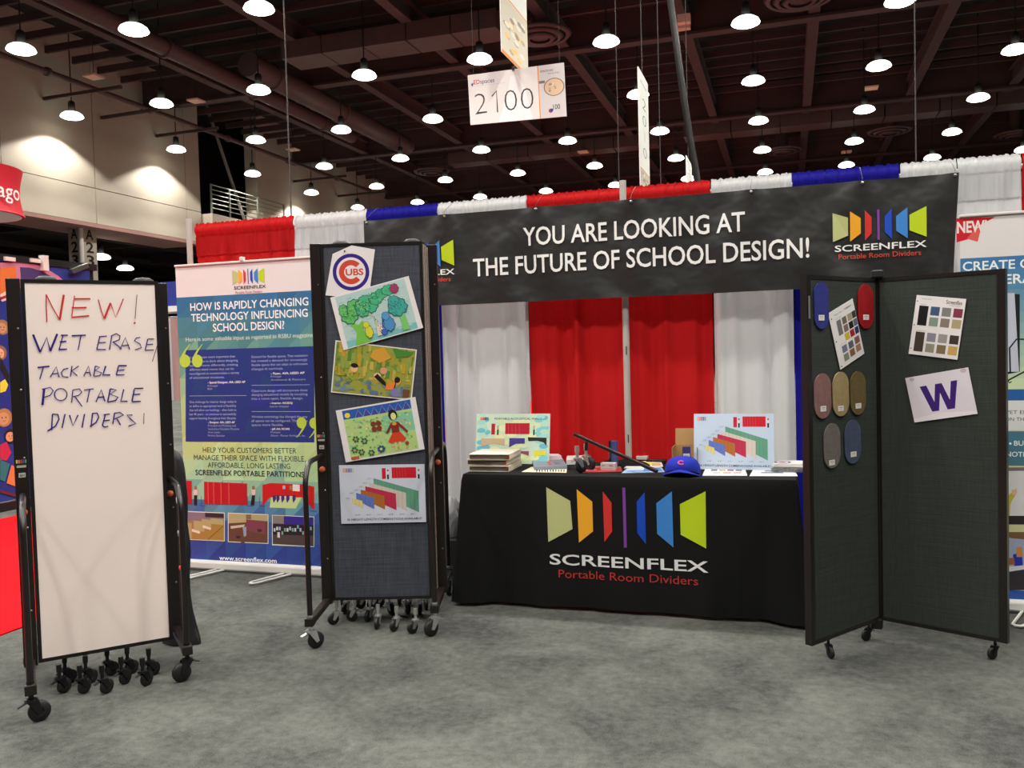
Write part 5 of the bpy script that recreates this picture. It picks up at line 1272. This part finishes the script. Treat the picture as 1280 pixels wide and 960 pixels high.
mb = MB(); mb.add(vv, Fs); mb.build('letter', mat('red_embroidery', (216, 60, 84), .8), cap)
# cardboard box
cbx = at_y(854, 560, 5.02); cx0 = at_y(841.5, 565, 5.0).x; cx1 = at_y(868, 565, 5.0).x + .02
M_CARD = mat('brown_cardboard', (168, 132, 84), .85, noise=.05, nscale=10)
cb = thing('cardboard_box', 'small open brown cardboard box left of the blue chart board', 'box', ((cx0 + cx1) / 2, 5.04, ZT))
zt_ = ZT + .125; xm = (cx0 + cx1) / 2; wdx = cx1 - cx0
MB().box((xm, 5.03 + .08, ZT + .0625), (wdx, .003, .125)).build('side_wall', M_CARD, cb)
MB().box((cx0, 5.03, ZT + .0625), (.003, .16, .125)).build('side_wall', M_CARD, cb); MB().box((cx1, 5.03, ZT + .0625), (.003, .16, .125)).build('side_wall', M_CARD, cb)
MB().box((xm, 4.95, ZT + .02), (wdx, .003, .04)).build('side_wall', mat('white_card_side', (214, 210, 204), .7), cb)
MB().box((xm, 5.03, ZT + .003), (wdx, .16, .003)).build('bottom', M_CARD, cb)
zf = at_y(855, 535.5, 5.12).z
MB().bar((xm, 5.112, zt_), (xm, 5.13, zf), wdx, .003, (0, 1, 0)).build('raised_flap', M_CARD, cb)
o = MB().box((at_y(858, 560, 4.93).x, 4.935, ZT + .068), (.045, .012, .13)).build('sample_packet', mat('dark_blue_packet', (50, 46, 110), .6)); tag(o, 'small dark blue packet with a white label before the cardboard box', 'packet')
xx_ = at_y(858, 560, 4.93).x
cv = Canvas(Plane((xx_ - .0225, 4.929), (xx_ + .0225, 4.929)), .0008); cv.rect(.004, ZT + .02, .041, ZT + .095, (200, 204, 206)); cv.text('SAMPLE', .010, ZT + .078, .026, .006, (70, 70, 80)); cv.rect(.010, ZT + .06, .034, ZT + .062, (140, 140, 150)); cv.build('label_print', o)
# flyers in front right
o, cv = flat('colour_flyer', [(882, 585.5), (931, 585.5), (934, 595), (878, 595)], 'white flyer with rows of colour samples at the table edge', 'flyer', (224, 226, 228), th=.003)
for k, c in enumerate([(96, 106, 116), (196, 166, 110), (150, 60, 76), (96, 106, 110)]): cv.rect(.16 + k * .2, .12, .31 + k * .2, .42, c)
for k, c in enumerate([(180, 186, 180), (190, 150, 140), (206, 150, 150)]): cv.rect(.22 + k * .24, .58, .40 + k * .24, .78, c)
cv.build('printed_samples', o)
o, cv = flat('text_flyer', [(943, 584.8), (991, 585.2), (997, 595.6), (937, 595.4)], 'white flyer with small printed words beside the colour flyer', 'flyer', (222, 224, 228), th=.003)
for (x, y_, w_) in ((.3, .2, .1), (.3, .4, .16), (.22, .6, .5), (.56, .3, .06), (.75, .25, .08), (.86, .25, .06), (.5, .48, .12)): cv.rect(x, y_, x + w_, y_ + .10, (80, 96, 110))
cv.build('printed_words', o)
for k in range(4):
    o = MB().box((at_y(990, 575, 4.98).x + .004 * (k % 2), 4.98 + .004 * k, ZT + .030 + k * .0042), (.20, .15, .004), rotm(.05 * (k - 1))).build('paper_sheet', mat('paper_%d' % (k % 2), ((216, 208, 192), (226, 222, 220))[k % 2], .7))
    tag(o, 'loose paper in the pile behind the open divider, ' + ('bottom sheet', 'second sheet up', 'third sheet up', 'top sheet bearing a round crest')[k], 'paper', 'pile of papers on the clear tray')
cv = Canvas(FlatPlane((at_y(978, 573, 4.98).x, 4.98, ZT + .030 + .0126 + .0028), (1, 0, 0), (0, 1, 0)), .0004)
cv.ell(0, 0, .045, .055, (52, 40, 120), 26); cv.ell(0, 0, .034, .042, (226, 222, 222), 24); cv.ell(0, 0, .018, .022, (200, 80, 70), 18); cv.build('printed_crest', o)
M_CLEAR = mat('clear_tray_plastic', (200, 206, 206), .15); _b = M_CLEAR.node_tree.nodes['Principled BSDF']; _b.inputs['Transmission Weight'].default_value = .8
o = MB().box((at_y(990, 580, 4.97).x, 4.97, ZT + .0135), (.22, .17, .025)).build('clear_tray', M_CLEAR, None, .003); tag(o, 'low clear plastic tray under the pile of papers', 'tray')

# ================================================================= BEHIND AND BESIDE
# black coat bag leaning on the back of the white board divider
M_BAG = mat('black_nylon', (24, 24, 26), .55, bump=.6, bscale=14, noise=.1, nscale=10)
p = on_floor(227, 804); bgx, bgy = p.x, p.y
bag = thing('garment_bag', 'black garment bag draped behind the right end of the white board', 'bag', (bgx, bgy, 0))
zt_b = 1.0
def bagf(u, v):
    a = 2 * pi * u; t = v
    top = on_floor(218, 800); cxb = bgx - .012; cyb = bgy + .02 * t
    wv = .078 * (1 - .45 * t * t) * (1 + .10 * sin(t * 17)) + .035 * math.exp(-(t / .06) ** 2); dv = .05 * (1 - .3 * t)
    k = 1.0 if t < .93 else math.sqrt(max(0.0, 1 - ((t - .93) / .07) ** 2))
    rr = 1 + .10 * sin(3 * a + t * 9) + .05 * sin(7 * a - t * 20)
    return Vector((cxb + wv * rr * k * cos(a), cyb + dv * rr * k * sin(a), .004 + t * zt_b))
MB().grid(bagf, 28, 40).build('bag_body', M_BAG, bag)
for (px, py, m_, r_, nm) in ((230, 708, mat('orange_plastic', (226, 74, 40), .5), .016, 'orange_tag'), (224, 624, mat('white_cloth_lining', (200, 198, 204), .8), .018, 'white_lining'), (229, 665, mat('grey_strap', (130, 134, 140), .7), .018, 'grey_strap')):
    q_ = at_y(px, py, bgy); MB().lathe(Vector((bgx + .048 - .02 * q_.z ** 2, bgy - .03, q_.z)), [(0, -r_), (r_ * .7, -r_ * .7), (r_, 0), (r_ * .7, r_ * .7), (0, r_)], 12).build(nm, m_, bag)
# clear bag and dark box behind grey divider
M_FILM = mat('clear_plastic_film', (196, 198, 200), .25, trans=.4, bump=1.0, bscale=16)
pc = on_floor(563, 742)
pcx = at_y(563, 660, 5.0).x
o = MB().grid(lambda u, v: Vector((pcx + .055 * cos(2 * pi * u) * (sin(pi * min(1, .12 + v * .88)) ** .5) * (1 + .22 * sin(5 * 2 * pi * u + v * 9) + .15 * sin(9 * 2 * pi * u - v * 23)), 5.03 + .08 * sin(2 * pi * u) * (sin(pi * min(1, .12 + v * .88)) ** .5), .30 + .26 * v)), 40, 20).build('plastic_bag', M_FILM)
tag(o, 'crumpled clear plastic bag between the grey divider and the table', 'bag')
o = MB().box((pcx + .005, 5.04, .15), (.16, .17, .29)).build('storage_case', M_RUBBER, None, .01); tag(o, 'black case on the floor under the clear plastic bag', 'case')

# ---- rug display on the far side of the aisle, left edge
RX = -7.5
rk = thing('rug_display', 'blue play rug with drawn children hung on a black rack at the left edge', 'rug display', (RX, 6.6, 0))
RP = Plane((RX, 4.2), (RX, 9.0))
za_ = RP.hit(0, 325)[1]; zb_r = RP.hit(0, 628)[1]; yR = RP.hit(112, 333)[0]
b = MB(); b.box((RX - .02, 4.2 + (yR - .0) / 2, (za_ + zb_r) / 2), (.03, yR, za_ - zb_r)); b.build('rug', mat('blue_rug_pile', (30, 48, 128), .95, noise=.08, nscale=40), rk)
for z_, w_ in ((za_ + .03, .07), (zb_r - .06, .09)): MB().bar((RX - .02, 4.1, z_), (RX - .02, 4.2 + yR + .1, z_), .06, w_).build('rack_bar', M_BLACK, rk)
for y_ in (4.15, 4.2 + yR + .05): MB().bar((RX - .06, y_, 0), (RX - .06, y_, za_ + .06), .06, .06).build('rack_post', M_BLACK, rk)
MB().bar((RX + .02, 4.15, zb_r - .06), (RX + .3, 4.15, .03), .05, .05).build('rack_brace', M_BLACK, rk)
cv = Canvas(RP, .001, step=.00006)
rp = lambda *P: [(x / 11.636, 320 + y / 11.636) for x, y in P]
cv.q(rp((0, 130), (60, 128), (240, 130), (235, 470), (0, 560)), (206, 110, 46))
cv.q(rp((245, 130), (420, 135), (620, 190), (860, 330), (1000, 420), (1040, 520), (290, 520), (285, 160)), (66, 52, 100))
cv.line([(0, 331.5), (20, 330.6), (38, 331.6), (54, 336.5), (72, 347.5), (90, 363)], .05, (186, 120, 150), True); cv.line([(22, 331), (24, 360)], .05, (186, 120, 150), True)
cv.q(rp((0, 560), (105, 500), (105, 560), (0, 600)), (214, 200, 190)); cv.q(rp((0, 600), (105, 560), (105, 590), (0, 625)), (150, 30, 34)); cv.q(rp((10, 640), (105, 600), (105, 640), (30, 665)), (214, 190, 180))
cv.q([(0, 378), (30, 372), (32, 520), (0, 540)], (26, 46, 130))
def kid(px, py, r, hair, skin, hr=1.18):
    a, z = RP.hit(px, py); q = RP.hit(px + r, py)[0] - a
    cv.ell(a, z, q * hr, q * hr, hair, 18); cv.ell(a - q * .1, z - q * .12, q * .82, q * .82, skin, 16)
    for s_ in (-.3, .25): cv.ell(a + s_ * q, z, q * .09, q * .12, (30, 26, 26), 8)
    cv.line([(a - q * .25, z - q * .38), (a, z - q * .46), (a + q * .25, z - q * .38)], q * .08, (140, 50, 40))
kid(3, 409, 7, (150, 116, 76), (184, 146, 110)); kid(0, 441, 7, (130, 100, 70), (206, 170, 140)); kid(5, 522, 8.5, (160, 122, 66), (182, 146, 104)); kid(13, 545, 6.5, (26, 24, 28), (196, 150, 110))
cv.q([(0, 478), (6, 474), (10, 481), (7, 489), (0, 491)], (206, 206, 60)); cv.q([(0, 445), (12, 470), (11, 482), (0, 462)], (20, 26, 34))
cv.q([(0, 556), (8, 552), (14, 566), (8, 576), (0, 574)], (176, 40, 70)); cv.q([(0, 574), (12, 580), (6, 602), (0, 600)], (40, 112, 116)); cv.q([(14, 581), (30, 590), (30, 612), (8, 604)], (206, 120, 70))
cv.q([(0, 604), (10, 606), (30, 614), (30, 620), (0, 612)], (30, 46, 120)); cv.q([(0, 612), (30, 620), (30, 624), (0, 616)], (100, 40, 36))
cv.build('rug_pattern', rk, 'coloured segments and cartoon children')
# tool-like clamps on top rail
for (px, py) in ((10, 324), (42, 326)):
    a, z = RP.hit(px, py); MB().box(RP.pt(a, z, .01), (.05, .12, .04)).build('clip', mat('pale_plastic', (210, 206, 200), .5), rk)
a, z = RP.hit(53, 329); MB().box(RP.pt(a, z, .02), (.06, .07, .16)).build('clamp', mat('pale_plastic', (210, 206, 200), .5), rk)
a, z = RP.hit(84, 340); a2, z2_ = RP.hit(104, 332); MB().bar(RP.pt(a, z, .05), RP.pt(a2, z2_, .05), .05, .05).build('lever_arm', M_STEEL, rk)

# ---- far booth seen between the white board and the tall stand
FB = at_y(214, 370, 13.0)
fx0 = at_y(196, 370, 13.0).x; fx1 = at_y(228, 370, 13.0).x
o = thing('blue_booth_canopy', 'distant blue fabric header with a white lower edge behind the white board', 'canopy', ((fx0 + fx1) / 2, 13, 0))
zt1 = at_y(214, 354, 13).z; zt2 = at_y(214, 384, 13).z; zt3 = at_y(214, 391, 13).z
MB().box(((fx0 + fx1) / 2 - .6, 13, (zt1 + zt2) / 2), (fx1 - fx0 + 1.4, .5, zt1 - zt2)).build('header', mat('deep_blue_fabric', (26, 42, 130), .8), o)
MB().box(((fx0 + fx1) / 2 - .6, 12.98, (zt2 + zt3) / 2), (fx1 - fx0 + 1.42, .54, zt2 - zt3)).build('edge_trim', M_WHITEPL, o)
for x_ in (fx0 - 1.2, fx1 + .1): MB().cyl((x_, 13, 0), (x_, 13, zt3), .03, 8).build('pole', M_STEEL, o)
o = thing('hanging_garments', 'distant grey and pink cloths hanging beside the far blue header', 'clothes rack', ((fx0 + fx1) / 2, 12.6, 0))
zz0 = at_y(214, 398, 12.6).z; zz1 = at_y(214, 500, 12.6).z; xg = at_y(210, 398, 12.6).x
MB().cyl((xg - .6, 12.6, zz0 + .02), (xg + .4, 12.6, zz0 + .02), .015, 8).build('rail', M_STEEL, o)
for x_ in (xg - .6, xg + .4): MB().cyl((x_, 12.6, 0), (x_, 12.6, zz0 + .02), .018, 8).build('upright', M_STEEL, o)
for k in range(5):
    MB().box((xg - .16 + .085 * k, 12.6, (zz0 + zz1) / 2), (.07, .35, zz0 - zz1), rotm(.3)).build('garment', mat('cloth_%d' % (k % 3), ((170, 168, 172), (150, 120, 118), (120, 112, 110))[k % 3], .8), o)

# chairs with bright seat on the red aisle are too far to read; a steel bollard with red band stands there
q_ = on_floor(216.5, 598)
o = thing('crowd_post', 'chrome post on the red carpet between the white board and tall stand', 'post', (q_.x - .05, q_.y + 1.0, .008))
MB().cyl((q_.x - .05, q_.y + 1.0, .008), (q_.x - .05, q_.y + 1.0, 1.0), .03).build('post', M_CHROME, o)
MB().lathe((q_.x - .05, q_.y + 1.0, .008), [(.17, 0), (.17, .02), (.03, .05)], 20).build('base', M_CHROME, o)
